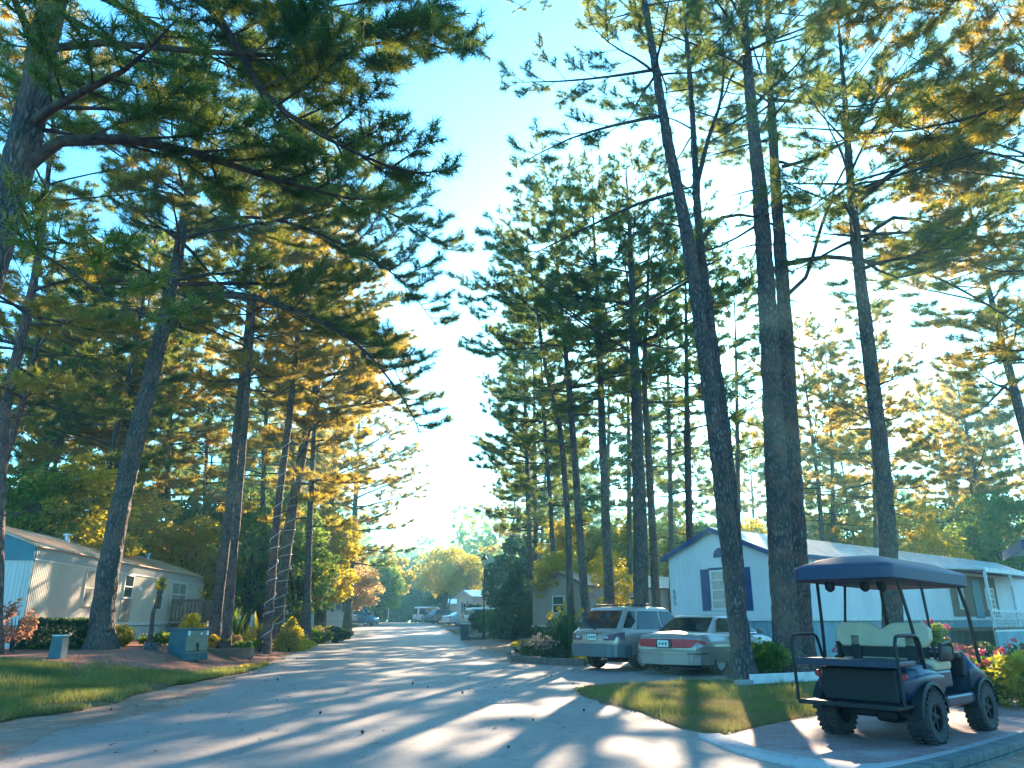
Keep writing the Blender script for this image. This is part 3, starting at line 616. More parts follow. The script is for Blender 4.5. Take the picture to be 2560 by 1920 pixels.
for i, (dx, Z, h, rad, m, lab, lv, sz, low) in enumerate([
    (120, 31, 7.5, 3.2, 'leaf_yellow', 'yellow leaved tree behind the left end of the trailer', 6000, .17, .2),
    (240, 40, 8, 3.5, 'leaf_yellow', 'bright yellow tree between the pine trunks over the trailer', 6000, .2, .2),
    (20, 30, 7, 3, 'leaf_green', 'green broadleaf tree at the left edge behind the trailer', 5000, .17, .2),
    (310, 46, 9, 4, 'leaf_green', 'broad green tree behind the trailer roof middle', 6000, .2, .15),
    (405, 42, 6.5, 2.6, 'leaf_yellow', 'small yellow green tree above the trailer roof far end', 5000, .17, .15),
    (470, 50, 10, 4, 'leaf_green', 'tall green tree at the far end of the trailer', 7000, .2, .1),
    (530, 44, 7.4, 2.4, 'leaf_green', 'dense green tree between the trailer and the wrapped pines', 7000, .16, .05),
    (560, 56, 12, 4.5, 'leaf_green', 'tall green tree behind the flower bed', 7000, .24, .1),
    (640, 44, 7.5, 2.7, 'leaf_green', 'leafy green tree between the wrapped pines and the road', 8000, .16, .05),
    (690, 50, 9, 2.8, 'leaf_yellow', 'sunlit leafy tree hanging over the yellow bushes', 7000, .19, .15),
    (720, 75, 10, 3.6, 'leaf_green', 'hazy green tree beyond the green street sign', 5000, .28, .15),
    (748, 70, 6.8, 3.4, 'leaf_orange', 'small orange autumn tree beside the blue van', 5500, .2, .22),
    (815, 92, 8.0, 3.6, 'leaf_green', 'green tree overhanging the left road edge far off', 5000, .3, .12),
    (830, 112, 11, 4.2, 'leaf_yellow', 'pale golden tree at the far left road side', 4500, .36, .12),
    (962, 112, 11, 5.8, 'leaf_yellow', 'spreading yellow green tree over the far parked cars', 7000, .26, .32),
    (1000, 106, 9.0, 4.4, 'leaf_yellow', 'several stemmed golden tree in front of the far white house', 6000, .22, .35),
    (1092, 70, 6.6, 2.6, 'leaf_dark', 'dark blue green tree behind the street lamp', 6000, .22, .1),
    (1135, 62, 8.0, 3.2, 'leaf_dark', 'big dark tree behind the pointed evergreen', 7000, .22, .1),
    (1250, 50, 8, 3.2, 'leaf_yellow', 'yellow green tree behind the slim trunks above the lilies', 6000, .2, .2),
    (1215, 42, 5, 1.8, 'leaf_yellow', 'low branching yellow green tree beside the tan trailer', 2600, .15, .35),
    (1350, 50, 8, 3.4, 'leaf_yellow', 'yellow tree seen between the trunks above the tan trailer', 6000, .2, .2),
    (1440, 56, 8.5, 3.6, 'leaf_yellow', 'yellow tree left of the white trailer roof', 6000, .22, .2),
    (1540, 54, 8.0, 3.6, 'leaf_green', 'green tree behind the white trailer ridge', 5000, .22, .2),
    (1640, 50, 7.5, 3.6, 'leaf_yellow', 'golden tree behind the white roof between two trunks', 6000, .2, .2),
    (1760, 56, 9, 4, 'leaf_orange', 'brown orange tree above the white roof middle', 5000, .24, .2),
    (1850, 54, 9, 3.6, 'leaf_green', 'green tree behind the pine over the golf cart', 5000, .2, .15),
    (1990, 50, 9.5, 3.8, 'leaf_yellow', 'dense yellow green tree above the right part of the white roof', 8000, .18, .1),
    (2090, 60, 11, 4, 'leaf_dark', 'dark blue green tree at the right behind the porch', 6000, .26, .1),
    (2170, 56, 10, 3.6, 'leaf_yellow', 'bright yellow tree at the right edge above the roof', 6000, .15, .1),
    (2190, 52, 10, 3.6, 'leaf_green', 'pale tall tree at the far right edge', 5000, .22, .15)]):
    x, y = dxy(dx, Z); broadleaf(x, y, h, rad, m, 200+i, lab, lv, sz, low=low, multi=3 if i in (15, 19, 11) else 1)
# trees across the end of the street
for i, (x, y, h, rad, m, lab) in enumerate([(-8, 150, 14, 6, 'leaf_green', 'green tree left of the road end'), (2.5, 165, 15, 6.5, 'leaf_dark', 'dark hazy tree closing the far end of the road'), (10, 150, 12, 5, 'leaf_dark', 'dark tree right of the road end'),
        (-3, 185, 19, 7, 'leaf_green', 'tall pale tree beyond the road end'), (14, 128, 12, 5, 'leaf_green', 'green tree behind the far parked cars'), (7.5, 190, 18, 7, 'leaf_green', 'second tall tree beyond the road end'), (-14, 135, 13, 5.5, 'leaf_yellow', 'golden tree on the far left of the street'), (-4.5, 150, 9, 4.5, 'leaf_dark', 'dark low tree left of centre at the road end'), (1.5, 142, 7, 3.6, 'leaf_dark', 'dark bushy tree in the middle of the road end'), (6, 150, 9, 4.5, 'leaf_green', 'green low tree right of centre at the road end'), (-9, 160, 10, 5, 'leaf_dark', 'dark tree behind the curved white post')]):
    broadleaf(x, y, h, rad, m, 260+i, lab, 5000, .55, trunk=.25, low=.08)
# far-off wood that reads as one mass behind everything
rg = np.random.default_rng(5); cl = []
for k in range(800):
    a = rg.uniform(-1.35, 1.35); D = rg.uniform(150, 260)
    x, y = D*math.sin(a), D*math.cos(a)*.9+20; s = rg.uniform(4, 7)
    if abs(x-0) < 12 and y < 200: continue
    cl.append(((x, y, H(x, y)+rg.uniform(2, 22)), (s, s, s*.8), 150))
V, Fq = leafcloud(cl, 0, 1.1, rg, 0); tag(npmesh('woods', V, Fq, M['leaf_green']), 'far off woods behind the houses on both sides', 'woods', kind='stuff')
# ---------------- buildings ----------------
M['siding_white'] = mat('white_siding', (.66, .65, .64), .6, col2=(.56, .56, .56), scale=1.2, stretch=(1, 1, .25))
M['siding_tan'] = mat('tan_siding', (.34, .27, .21), .6, col2=(.28, .22, .17), scale=1.5, stretch=(1, 1, .3))
M['siding_cream'] = mat('cream_siding', (.66, .58, .47), .6, col2=(.58, .50, .40), scale=1.5, stretch=(1, 1, .3))
M['siding_pale'] = mat('pale_siding', (.55, .54, .50), .6, col2=(.47, .46, .42), scale=1.5, stretch=(1, 1, .3))
M['trim_white'] = mat('white_trim', (.68, .68, .66), .5, col2=(.55, .54, .5), scale=4)
M['navy'] = mat('navy_paint', (.010, .03, .12), .45, col2=(.018, .045, .15), scale=5)
M['teal_paint'] = mat('teal_paint', (.02, .16, .20), .5, col2=(.03, .12, .16), scale=4)
M['skirt_blue'] = mat('blue_grey_skirting', (.22, .34, .38), .6, col2=(.14, .24, .28), scale=2, stretch=(1, 1, .3))
M['roof_rust'] = mat('rusty_metal_roof', (.50, .26, .13), .5, col2=(.62, .42, .28), scale=1.6, bump=.3, bscale=8, metal=0)
M['roof_metal'] = mat('galvanised_roof', (.48, .50, .52), .34, col2=(.25, .27, .29), scale=2.2, metal=.75, bump=.25, bscale=9)
M['glass'] = mat('window_glass', (.03, .045, .05), .06, spec=.8)
M['glass_warm'] = mat('curtained_glass', (.42, .40, .34), .15, col2=(.30, .28, .24), scale=6, spec=.7)
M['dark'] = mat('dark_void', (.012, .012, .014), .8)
M['wood'] = mat('weathered_wood', (.13, .075, .045), .8, col2=(.21, .13, .085), scale=9, stretch=(1, 1, 4), bump=.3)
M['timber'] = mat('landscape_timber', (.09, .065, .055), .85, col2=(.16, .12, .10), scale=7, bump=.4)
def mat_groove(m, freq, depth=.02, axis=None):
    """vertical siding grooves as bump"""
    t = m.node_tree; N = t.nodes; L = t.links; b = N['Principled BSDF']
    g = N.new('ShaderNodeTexCoord'); sx = N.new('ShaderNodeSeparateXYZ'); L.new(g.outputs['Object'], sx.inputs[0])
    ad = N.new('ShaderNodeMath'); ad.operation = 'ADD'; L.new(sx.outputs['X'], ad.inputs[0]); L.new(sx.outputs['Y'], ad.inputs[1])
    mu = N.new('ShaderNodeMath'); mu.operation = 'MULTIPLY'; mu.inputs[1].default_value = freq; L.new(ad.outputs[0], mu.inputs[0])
    s = N.new('ShaderNodeMath'); s.operation = 'PINGPONG'; s.inputs[1].default_value = .5; L.new(mu.outputs[0], s.inputs[0])
    r = N.new('ShaderNodeMapRange'); r.inputs[1].default_value = .0; r.inputs[2].default_value = .16; L.new(s.outputs[0], r.inputs[0])
    bp = N.new('ShaderNodeBump'); bp.inputs['Strength'].default_value = 1; bp.inputs['Distance'].default_value = depth
    L.new(r.outputs[0], bp.inputs['Height']); L.new(bp.outputs[0], b.inputs['Normal'])
for k, f, d in (('siding_white', 5, .008), ('siding_tan', 5, .01), ('siding_cream', 5, .01), ('siding_pale', 5, .01), ('skirt_blue', 6, .02)): mat_groove(M[k], f, d)
def ribbed(b, x, y0, y1, z0, z1, pitch, depth, out=1):
    """corrugated wall sheet in the plane x, ribs vertical, running along y (real relief)"""
    n = int((y1-y0)/pitch*4); vs = []; fs = []
    for i in range(n+1):
        y = y0+(y1-y0)*i/n; d = depth*(1 if i % 4 in (1, 2) else 0)*out
        vs += [(x+d, y, z0), (x+d, y, z1)]
    for i in range(n): fs.append((2*i, 2*i+2, 2*i+3, 2*i+1))
    b.add(vs, fs)
def window(b_parent, face, u0, u1, z0, z1, plane, rows=2, cols=1, glass='glass', frame='trim_white', d=.05, out=1, mun=.025):
    """window on a wall. face 'x' : plane x=plane, u runs along y ; face 'y' : plane y=plane, u runs along x. out=+1/-1 outward direction"""
    fr = MB(); gl = MB(); t = .06
    def bx(u, z, du, dz, off, th, B):
        c = (plane+out*off, u, z) if face == 'x' else (u, plane+out*off, z)
        s = (th, du, dz) if face == 'x' else (du, th, dz); B.box(c, s)
    um, zm = (u0+u1)/2, (z0+z1)/2
    bx(um, z1-t/2, u1-u0, t, d/2, d, fr); bx(um, z0+t/2, u1-u0+.06, t, d/2+.01, d+.02, fr)
    bx(u0+t/2, zm, t, z1-z0-2*t, d/2, d, fr); bx(u1-t/2, zm, t, z1-z0-2*t, d/2, d, fr)
    for i in range(1, rows): bx(um, z0+(z1-z0)*i/rows, u1-u0-2*t, mun*(1.8 if i*2 == rows else 1), d*.4, d*.8, fr)
    for i in range(1, cols): bx(u0+(u1-u0)*i/cols, zm, mun, z1-z0-2*t, d*.4, d*.79, fr)
    f = fr.build('window', M[frame], b_parent)
    bx(um, zm, u1-u0-2*t, z1-z0-2*t, .012, .02, gl); gl.build('pane', M[glass], f); return f
def home(name, label, cat, xy, rz, L, W, zg, zf, ze, zr, wall, roofm, skirt, fascia, over=.2, band='trim_white', ribs=False, group=None, roofname='roof'):
    """single wide home: gable at y=0, x 0..W, long walls x=0 and x=W"""
    root = empty(name, (xy[0], xy[1], 0), rz, label, cat, group)
    b = MB(); b.prism([(0, zf), (W, zf), (W, ze), (W/2, zr-.06), (0, ze)], L, 'y'); b.build('wall', M[wall], root)
    s = MB(); s.box((W/2, L/2, (zg+zf)/2-.1), (W-.12, L-.12, zf-zg+.2-.004)); s.build('skirting', M[skirt], root)
    t = MB()
    for (c, d) in (((W/2, -.015, zf), (W+.1, .04, .1)), ((W+.02, L/2, zf), (.04, L, .1)), ((-.02, L/2, zf), (.04, L, .1))): t.box(c, d)
    t.build('base_trim', M[band], root)
    r = MB(); sl_ = (zr-ze)/(W/2); th = .05
    for sg in (-1, 1):
        n = int(L/.25) if ribs else 1
        x0, z0 = (W/2+sg*(W/2+over)), ze-over*sl_
        y0, y1 = -over, L+over
        a = [(W/2, y0, zr), (x0, y0, z0), (x0, y1, z0), (W/2, y1, zr)]; bt = [(p[0], p[1], p[2]-th) for p in a]
        r.add(a+bt, [(0, 1, 2, 3), (7, 6, 5, 4), (0, 4, 5, 1), (1, 5, 6, 2), (2, 6, 7, 3), (3, 7, 4, 0)])
        if ribs:
            for i in range(n):
                y = y0+(i+.5)*(y1-y0)/n
                r.box(((W/2+x0)/2, y, (zr+z0)/2+.012), (math.hypot(x0-W/2, z0-zr), .03, .024), ry=math.atan2(zr-z0, x0-W/2) if sg > 0 else math.atan2(zr-z0, x0-W/2))
    rf = r.build(roofname, M[roofm], root)
    f = MB(); fh = .17
    for sg in (-1, 1):
        x0, z0 = (W/2+sg*(W/2+over)), ze-over*sl_
        f.add([(W/2, -over-.03, zr-.004), (x0, -over-.03, z0-.004), (x0, -over-.03, z0-fh), (W/2, -over-.03, zr-fh), (W/2, -over-.002, zr-.004), (x0, -over-.002, z0-.004), (x0, -over-.002, z0-fh), (W/2, -over-.002, zr-fh)],
              [(0, 1, 2, 3), (4, 7, 6, 5), (0, 4, 5, 1), (3, 2, 6, 7), (1, 5, 6, 2)])
        f.box((x0+sg*.014, L/2, z0-.07), (.022, L+2*over, .12))
    f.build('fascia', M[fascia], root)
    return root
# the white home at right
WX, WZ = 8.4, 25.0; PH = R(50); Wd = 4.1; Lx, Lz = WX-Wd*math.cos(PH), WZ+Wd*math.sin(PH)
hw = home('mobile_home', 'white mobile home with navy shutters and gable trim behind the right hand pines', 'house', camxy(Lx, Lz), -(PH+YAW), 27, Wd, 0, 1.33, 3.56, 4.42, 'siding_white', 'roof_metal', 'skirt_blue', 'navy', ribs=False)
wn = window(hw, 'y', 1.80, 2.98, 1.62, 2.95, 0, rows=4, cols=2, glass='glass_warm', out=-1)
def shutter(par, u, z0, z1, plane, face='y', out=-1, w=.36):
    b = MB()
    def bx(uu, z, du, dz, off, th): b.box((uu, plane+out*off, z) if face == 'y' else (plane+out*off, uu, z), (du, th, dz) if face == 'y' else (th, du, dz))
    zm = (z0+z1)/2; bx(u, zm, w, z1-z0, .012, .024)
    for (a, c) in ((z0, zm), (zm, z1)):
        bx(u, (a+c)/2, w-.12, c-a-.12, .03, .02); bx(u, (a+c)/2, w-.17, c-a-.17, .042, .006)
    return b.build('shutter', M['navy'], par)
shutter(hw, 1.57, 1.6, 3.0, 0); shutter(hw, 3.21, 1.6, 3.0, 0)
b = MB(); b.box((2.39, -.03, 3.0), (1.26, .06, .07)); b.build('window_head', M['navy'], hw)
b = MB(); b.prism([(2.0+.27*(1-math.cos(a)), 3.38+.32*math.sin(a)) for a in [math.pi*i/14 for i in range(15)]], .04, 'y', (0, -.04, 0)); b.build('gable_vent', M['navy'], hw)
# house number 605 set down the wall
def digits(par, txt, x, z, s, plane):
    SEG = {'6': 'acdefg', '0': 'abcdef', '5': 'acdfg'}
    for i, ch in enumerate(txt):
        b = MB(); zc = z-i*s*1.55; wv, h, t = s*.55, s, s*.16
        pos = {'a': (0, h/2, wv, t), 'd': (0, -h/2, wv, t), 'g': (0, 0, wv*.96, t), 'b': (wv/2, h/4, t, h/2), 'c': (wv/2, -h/4, t, h/2), 'e': (-wv/2, -h/4, t, h/2), 'f': (-wv/2, h/4, t, h/2)}
        for q in SEG[ch]: dx_, dz_, a_, c_ = pos[q]; b.box((x+dx_, plane-.012-.001*'abcdefg'.index(q), zc+dz_), (a_, .02, c_), b=t*.3)
        b.build('house_number', M['teal_paint'], par)
digits(hw, '605', .2, 2.28, .13, 0)
window(hw, 'x', 7.6, 9.4, 1.5, 2.35, Wd, rows=1, cols=2, glass='glass')
b = MB(); b.box((Wd+.02, 15.5, 3.30), (.05, 23, .10)); b.build('gutter', M['trim_white'], hw)
# porch recess, doors, posts and lattice rail
b = MB(); b.box((Wd+.012, 17.2, 2.36), (.02, 5.6, 1.86)); b.build('porch_wall', M['wood'], hw)
dr = MB(); dr.box((Wd+.04, 17.4, 2.22), (.04, .95, 1.72)); d = dr.build('door', M['teal_paint'], hw)
window(hw, 'x', 15.1, 15.7, 1.75, 2.75, Wd+.03, rows=2, glass='glass_warm'); window(hw, 'x', 18.4, 19.5, 1.75, 2.75, Wd+.03, rows=4, glass='glass_warm')
b = MB(); b.box((Wd+.9, 18.3, 3.42), (1.7, 9.2, .06), ry=.07); b.box((Wd+1.76, 18.3, 3.33), (.05, 9.2, .18)); b.build('porch_roof', M['trim_white'], hw)
for y in (13.9, 16.9, 19.9, 22.7):
    b = MB(); b.box((Wd+1.68, y, 1.65), (.1, .1, 3.26)); b.build('porch_post', M['trim_white'], hw)
b = MB(); b.box((Wd+.9, 18.3, .92), (1.7, 9.2, .12)); b.build('porch_floor', M['wood'], hw)
b = MB(); b.box((Wd+1.72, 18.3, 1.66), (.07, 9.1, .08)); b.box((Wd+1.72, 18.3, .86), (.07, 9.1, .08))
n = 34
for i in range(n):
    y = 13.8+9.1*(i+.5)/n
    for sg in (-1, 1): b.box((Wd+1.72+sg*.009, y, 1.26), (.014, .045, 1.02), rx=sg*.75)
b.build('lattice_rail', M['trim_white'], hw)
b = MB(); b.box((Wd+1.74, 18.3, .42), (.02, 9.1, .80)); b.build('lattice_skirt', M['skirt_blue'], hw)
# tan home behind it
x3, y3 = camxy(3.9-4.3*math.cos(PH), 39+4.3*math.sin(PH))
ht = home('mobile_home', 'tan mobile home behind the thin pines left of the white one', 'house', (x3, y3), -(PH+YAW), 17, 4.3, 0, .95, 3.02, 3.75, 'siding_tan', 'roof_rust', 'siding_tan', 'wood', over=.15, group=None)
window(ht, 'x', 3.0, 3.9, 1.6, 2.5, 4.3, rows=2); window(ht, 'y', 1.6, 2.5, 1.6, 2.5, 0, rows=2, out=-1); window(ht, 'x', 8.0, 8.9, 1.6, 2.5, 4.3, rows=2)
# homes far down the street
for i, (dx, Z, ph, wl, L, W_, zr_, lab) in enumerate([
    (986, 87, 62, 'siding_cream', 16, 4.3, 3.0, 'cream mobile home with dark shutters behind the parked cars'),
    (1058, 82, 66, 'siding_cream', 14, 3.4, 3.3, 'cream gabled home with an open porch behind the street lamp'),
    (905, 150, 80, 'siding_pale', 18, 4.3, 2.6, 'pale blue home across the far end of the road'),
    (690, 66, -60, 'siding_pale', 14, 4.2, 2.5, 'pale mobile home behind the clipped bushes on the left'),
    (770, 100, -65, 'siding_pale', 14, 4.2, 2.5, 'pale mobile home beyond the blue van'),
    (955, 118, 70, 'siding_white', 14, 4.2, 2.6, 'white mobile home behind the pampas grass')]):
    x, y = dxy(dx, Z); z = H(x, y); h = home('mobile_home', lab, 'house', (x, y), -(R(ph)+YAW), L, W_, z-.3, z+.7, z+zr_+.1, z+zr_+.75, wl, 'roof_metal', 'siding_pale', 'trim_white', over=.2)
    window(h, 'y', W_*.42, W_*.6, z+1.4, z+2.4, 0, rows=2, out=-1)
    for u in (W_*.35, W_*.67):
        b = MB(); b.box((u, -.02, z+1.9), (.28, .04, 1.2)); b.build('shutter', M['navy'], h)
    for u in (3, 8): window(h, 'x', u, u+1, z+1.4, z+2.3, W_, rows=2)
    if i == 1:
        b = MB(); b.box((W_/2, -.02, z+1.5), (2.2, .05, 1.8)); b.build('porch_opening', M['dark'], h)  # flat dark panel, the shade inside the porch put into its colour
# ---- long trailer on the left
tn0 = camxy(-14.35, 22.9); tf0 = camxy(-16.5, 41.2); Lt = math.hypot(tf0[0]-tn0[0], tf0[1]-tn0[1]); ang = math.atan2(-(tf0[0]-tn0[0]), tf0[1]-tn0[1])
# frame: y runs away along the street face, the street face is x = W
Wt = 4.2; ox = tn0[0]-Wt*math.cos(ang); oy = tn0[1]-Wt*math.sin(ang)
ZF, ZE = 1.16, 3.46
tr = empty('mobile_home', (ox, oy, 0), ang, 'long beige corrugated trailer home with a rusty roof at the left', 'house')
M['siding_ribs'] = mat('beige_metal_siding', (.62, .53, .42), .5, col2=(.54, .46, .36), scale=1.3, metal=.1)
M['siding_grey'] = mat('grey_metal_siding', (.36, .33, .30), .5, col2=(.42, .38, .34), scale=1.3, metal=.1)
b = MB(); ribbed(b, Wt, .02, Lt, ZF, ZE-.42, .11, .012); b.box((Wt/2, Lt/2, (ZF+ZE-.42)/2), (Wt-.03, Lt-.03, ZE-.42-ZF)); b.build('wall', M['siding_ribs'], tr)
b = MB(); n = 38
for i in range(n): b.box((Wt*(i+.5)/n, -.012, (ZF+ZE-.42)/2), (Wt/n*.94, .012, ZE-.42-ZF))
b.build('end_wall', M['siding_pale'], tr)
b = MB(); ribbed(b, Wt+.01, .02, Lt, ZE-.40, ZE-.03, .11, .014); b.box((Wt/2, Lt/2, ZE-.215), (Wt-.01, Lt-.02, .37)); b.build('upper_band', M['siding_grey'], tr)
b = MB(); b.box((Wt+.02, Lt/2, ZE-.41), (.04, Lt, .045)); b.box((Wt+.03, Lt/2, ZE-.02), (.05, Lt+.1, .05)); b.box((Wt+.025, Lt/2, ZF), (.05, Lt, .13)); b.build('trim', M['trim_white'], tr)
b = MB(); b.prism([(0, ZE-.44), (Wt, ZE-.44), (Wt, ZE), (Wt/2, ZE+.74), (0, ZE)], .05, 'y', (0, -.05, 0)); b.build('gable_panel', M['teal_paint'], tr)
b = MB(); nn = 46
prof = [(-.12, ZE-.02), (0, ZE+.02), (Wt*.25, ZE+.42), (Wt/2, ZE+.78), (Wt*.75, ZE+.42), (Wt, ZE+.02), (Wt+.12, ZE-.02)]
b.prism(prof+[(q[0], q[1]-.03) for q in prof[::-1]], Lt+.3, 'y', (0, -.15, 0))
for i in range(nn):
    y = -.1+(Lt+.2)*i/nn
    for j in range(len(prof)-1):
        p0, p1 = prof[j], prof[j+1]; b.box(((p0[0]+p1[0])/2, y, (p0[1]+p1[1])/2+.012), (math.hypot(p1[0]-p0[0], p1[1]-p0[1]), .03, .02), ry=-math.atan2(p1[1]-p0[1], p1[0]-p0[0]))
b.build('roof', M['roof_rust'], tr)
for y in (5.5, 9.8, 14.2):
    b = MB(); b.lathe([(.09, ZE+.4), (.09, ZE+.82), (.17, ZE+.83), (.17, ZE+.90), (.02, ZE+.94)], 14, (Wt*.62, y, 0)); b.build('roof_vent', M['roof_metal'], tr)
b = MB(); ribbed(b, Wt-.05, .05, Lt, .25, ZF-.06, .22, .02); b.box((Wt/2, Lt/2, .7), (Wt-.14, Lt-.1, .86)); b.build('skirting', M['siding_pale'], tr)
def ycoord(dx):
    """distance along the street face seen at that place across the view"""
    best = None
    for i in range(400):
        y = Lt*i/400; q = Matrix.Rotation(ang, 3, 'Z') @ Vector((Wt, y, 0)); e = abs(proj((ox+q.x, oy+q.y, 2.2))[0]-dx)
        if best is None or e < best[0]: best = (e, y)
    return best[1]
y0, y1 = ycoord(178), ycoord(208); f = window(tr, 'x', y0, y1, 1.75, 3.0, Wt+.012, rows=2, glass='glass_warm', frame='siding_ribs')
y0, y1 = ycoord(262), ycoord(282); window(tr, 'x', y0, y1, 2.1, 3.02, Wt+.012, rows=2, glass='glass')
y0, y1 = ycoord(333), ycoord(349); window(tr, 'x', y0, y1, 1.7, 3.0, Wt+.012, rows=2, glass='glass')
y0, y1 = ycoord(366), ycoord(398); window(tr, 'x', y0, y1, 1.9, 3.0, Wt+.012, rows=2, cols=2, glass='glass_warm')
y0, y1 = ycoord(262), ycoord(284); b = MB(); b.box((Wt+.02, (y0+y1)/2, 1.65), (.03, y1-y0, .9)); b.build('wall_panel', M['siding_tan'], tr)
b = MB(); yl = ycoord(296); b.box((Wt+.06, yl, 2.55), (.1, .1, .16), b=.02); b.lathe([(.03, 0), (.07, .03), (.06, .12), (.02, .14)], 10, (Wt+.12, yl, 2.42)); b.build('wall_lamp', M['trim_white'], tr)
yd = ycoord(410); b = MB(); b.box((Wt+.02, yd, 2.1), (.05, .95, 1.85)); dd = b.build('door', M['siding_pale'], tr)
b = MB(); b.lathe([(.03, 0), (.035, .02), (.03, .05)], 10, (Wt+.045, yd-.36, 2.0), 'x'); b.build('handle', M['roof_metal'], dd)
# deck in front of the trailer door: built in the trailer's frame, a thing of its own
dk = empty('deck', (ox, oy, 0), ang, 'brown wooden deck with slatted railing at the trailer door', 'deck')
ya, yb = ycoord(368)-.3, ycoord(438)+.5; xo = Wt+1.55
b = MB()
for i in range(11): b.box((Wt+.1+1.45*(i+.5)/11, (ya+yb)/2, 1.15), (.125, yb-ya, .04))
b.build('deck_floor', M['wood'], dk)
for y in (ya, (ya+yb)/2, yb):
    b = MB(); b.box((xo, y, 1.25), (.1, .1, 1.9)); b.build('post', M['wood'], dk)
b = MB(); b.box((xo+.075, (ya+yb)/2, 2.14), (.05, yb-ya+.1, .12)); b.box((xo+.07, (ya+yb)/2, 1.28), (.04, yb-ya+.1, .09))
n = int((yb-ya)/.16)
for i in range(n): b.box((xo+.105, ya+(yb-ya)*(i+.5)/n, 1.7), (.03, .085, .86))
b.build('railing', M['wood'], dk)
b = MB(); b.box((Wt+.85, ya-.03, 2.14), (1.4, .05, .12)); b.box((Wt+.85, ya-.03, 1.28), (1.4, .04, .09))
for i in range(8): b.box((Wt+.25+1.3*i/8, ya-.07, 1.7), (.085, .03, .86))
b.build('side_railing', M['wood'], dk)
for i in range(3):
    b = MB(); b.box((Wt+.85, ya-.25-.3*i, .98-.2*i), (1.1, .3, .05)); b.build('step', M['wood'], dk)
# navy roofed carport at the right edge
cp = empty('carport', camxy(16.5, 23.5)+(0,), -.6, 'navy edged carport roof poking in at the right edge', 'carport')
b = MB(); b.box((1.6, 2, 3.56), (4.4, 5, .10)); b.build('roof', M['roof_metal'], cp)
b = MB(); b.box((1.6, -.53, 3.52), (4.46, .04, .3)); b.box((-.63, 2, 3.52), (.04, 5.0, .3)); b.build('fascia', M['navy'], cp)
for x, y in ((1.6, .4), (3.4, .4), (1.6, 4), (3.4, 4)):
    b = MB(); b.box((x, y, 1.75), (.12, .12, 3.5)); b.build('post', M['trim_white'], cp)
# ---------------- vehicles ----------------
def paint(name, col, metal=.6, rough=.28): return mat(name, col, rough, metal, coat=.8, spec=.5)
M['paint_beige'] = paint('beige_metallic_paint', (.33, .27, .22), .45, .3)
M['paint_silver'] = paint('pewter_metallic_paint', (.27, .23, .205), .45, .3)
M['paint_white'] = paint('white_car_paint', (.72, .73, .74), 0)
M['paint_blue'] = paint('blue_car_paint', (.03, .14, .30), .3)
M['paint_dark'] = paint('dark_car_paint', (.03, .045, .06), .4)
M['paint_navy'] = mat('navy_cart_paint', (.007, .02, .045), .35, coat=.25, spec=.4)
M['roof_navy'] = mat('navy_roof_plastic', (.008, .024, .065), .5)
M['paint_pale'] = paint('pale_green_paint', (.42, .52, .48), 0)
M['cladding'] = mat('grey_cladding', (.10, .12, .13), .4, .2)
M['car_glass'] = mat('car_glass', (.012, .02, .022), .04, spec=.6)
M['rubber'] = mat('tyre_rubber', (.02, .02, .022), .8, col2=(.035, .034, .034), scale=20)
M['rim'] = mat('alloy_rim', (.62, .63, .64), .3, .6)
M['tail_red'] = mat('red_lens', (.45, .008, .025), .25, coat=.3)
M['tail_clear'] = mat('clear_lens', (.45, .38, .38), .1, coat=1)
M['tail_dark'] = mat('smoked_lens', (.12, .07, .09), .1, coat=1)
M['plate'] = mat('plate_white', (.62, .66, .62), .4)
M['plate_ink'] = mat('plate_ink', (.05, .16, .12), .5)
M['black_plastic'] = mat('black_plastic', (.010, .012, .014), .5, spec=.3)
M['chrome'] = mat('chrome', (.7, .7, .7), .12, 1)
M['cream_vinyl'] = mat('cream_vinyl', (.44, .38, .25), .5, col2=(.38, .33, .22), scale=6)
def cr(vals, t):
    x = t*(len(vals)-1); i = min(int(x), len(vals)-2); f = x-i
    p = [np.array(vals[max(0, min(len(vals)-1, i+k))], float) for k in (-1, 0, 1, 2)]
    return .5*((2*p[1])+(p[2]-p[0])*f+(2*p[0]-5*p[1]+4*p[2]-p[3])*f*f+(3*p[1]-p[0]-3*p[2]+p[3])*f**3)
def body_mesh(st, ns=44, nc=9):
    vs = []; fs = []; m = None
    for i in range(ns+1):
        y, zb, zs, wl, ws = cr(st, i/ns); zm = zb+(zs-zb)*.55; wm = max(wl, ws)+.015
        half = [(0, zb), (wl*.8, zb), (wl*.985, zb+.06), (wm, zm-.06), (wm, zm+.05), (ws+.005, zs-.12), (ws-.06, zs-.02), (ws*.6, zs+.015), (0, zs+.03)]
        k = 26; pts = [cr(half, q/k) for q in range(k+1)]
        ring = [(p[0], y, p[1]) for p in pts]+[(-p[0], y, p[1]) for p in pts[-2:0:-1]]; m = len(ring); vs += ring
    for i in range(ns):
        for k in range(m): a = i*m+k; b = i*m+(k+1) % m; fs.append((a, b, b+m, a+m))
    fs.append(tuple(range(m))[::-1]); fs.append(tuple(ns*m+k for k in range(m)))
    return vs, fs
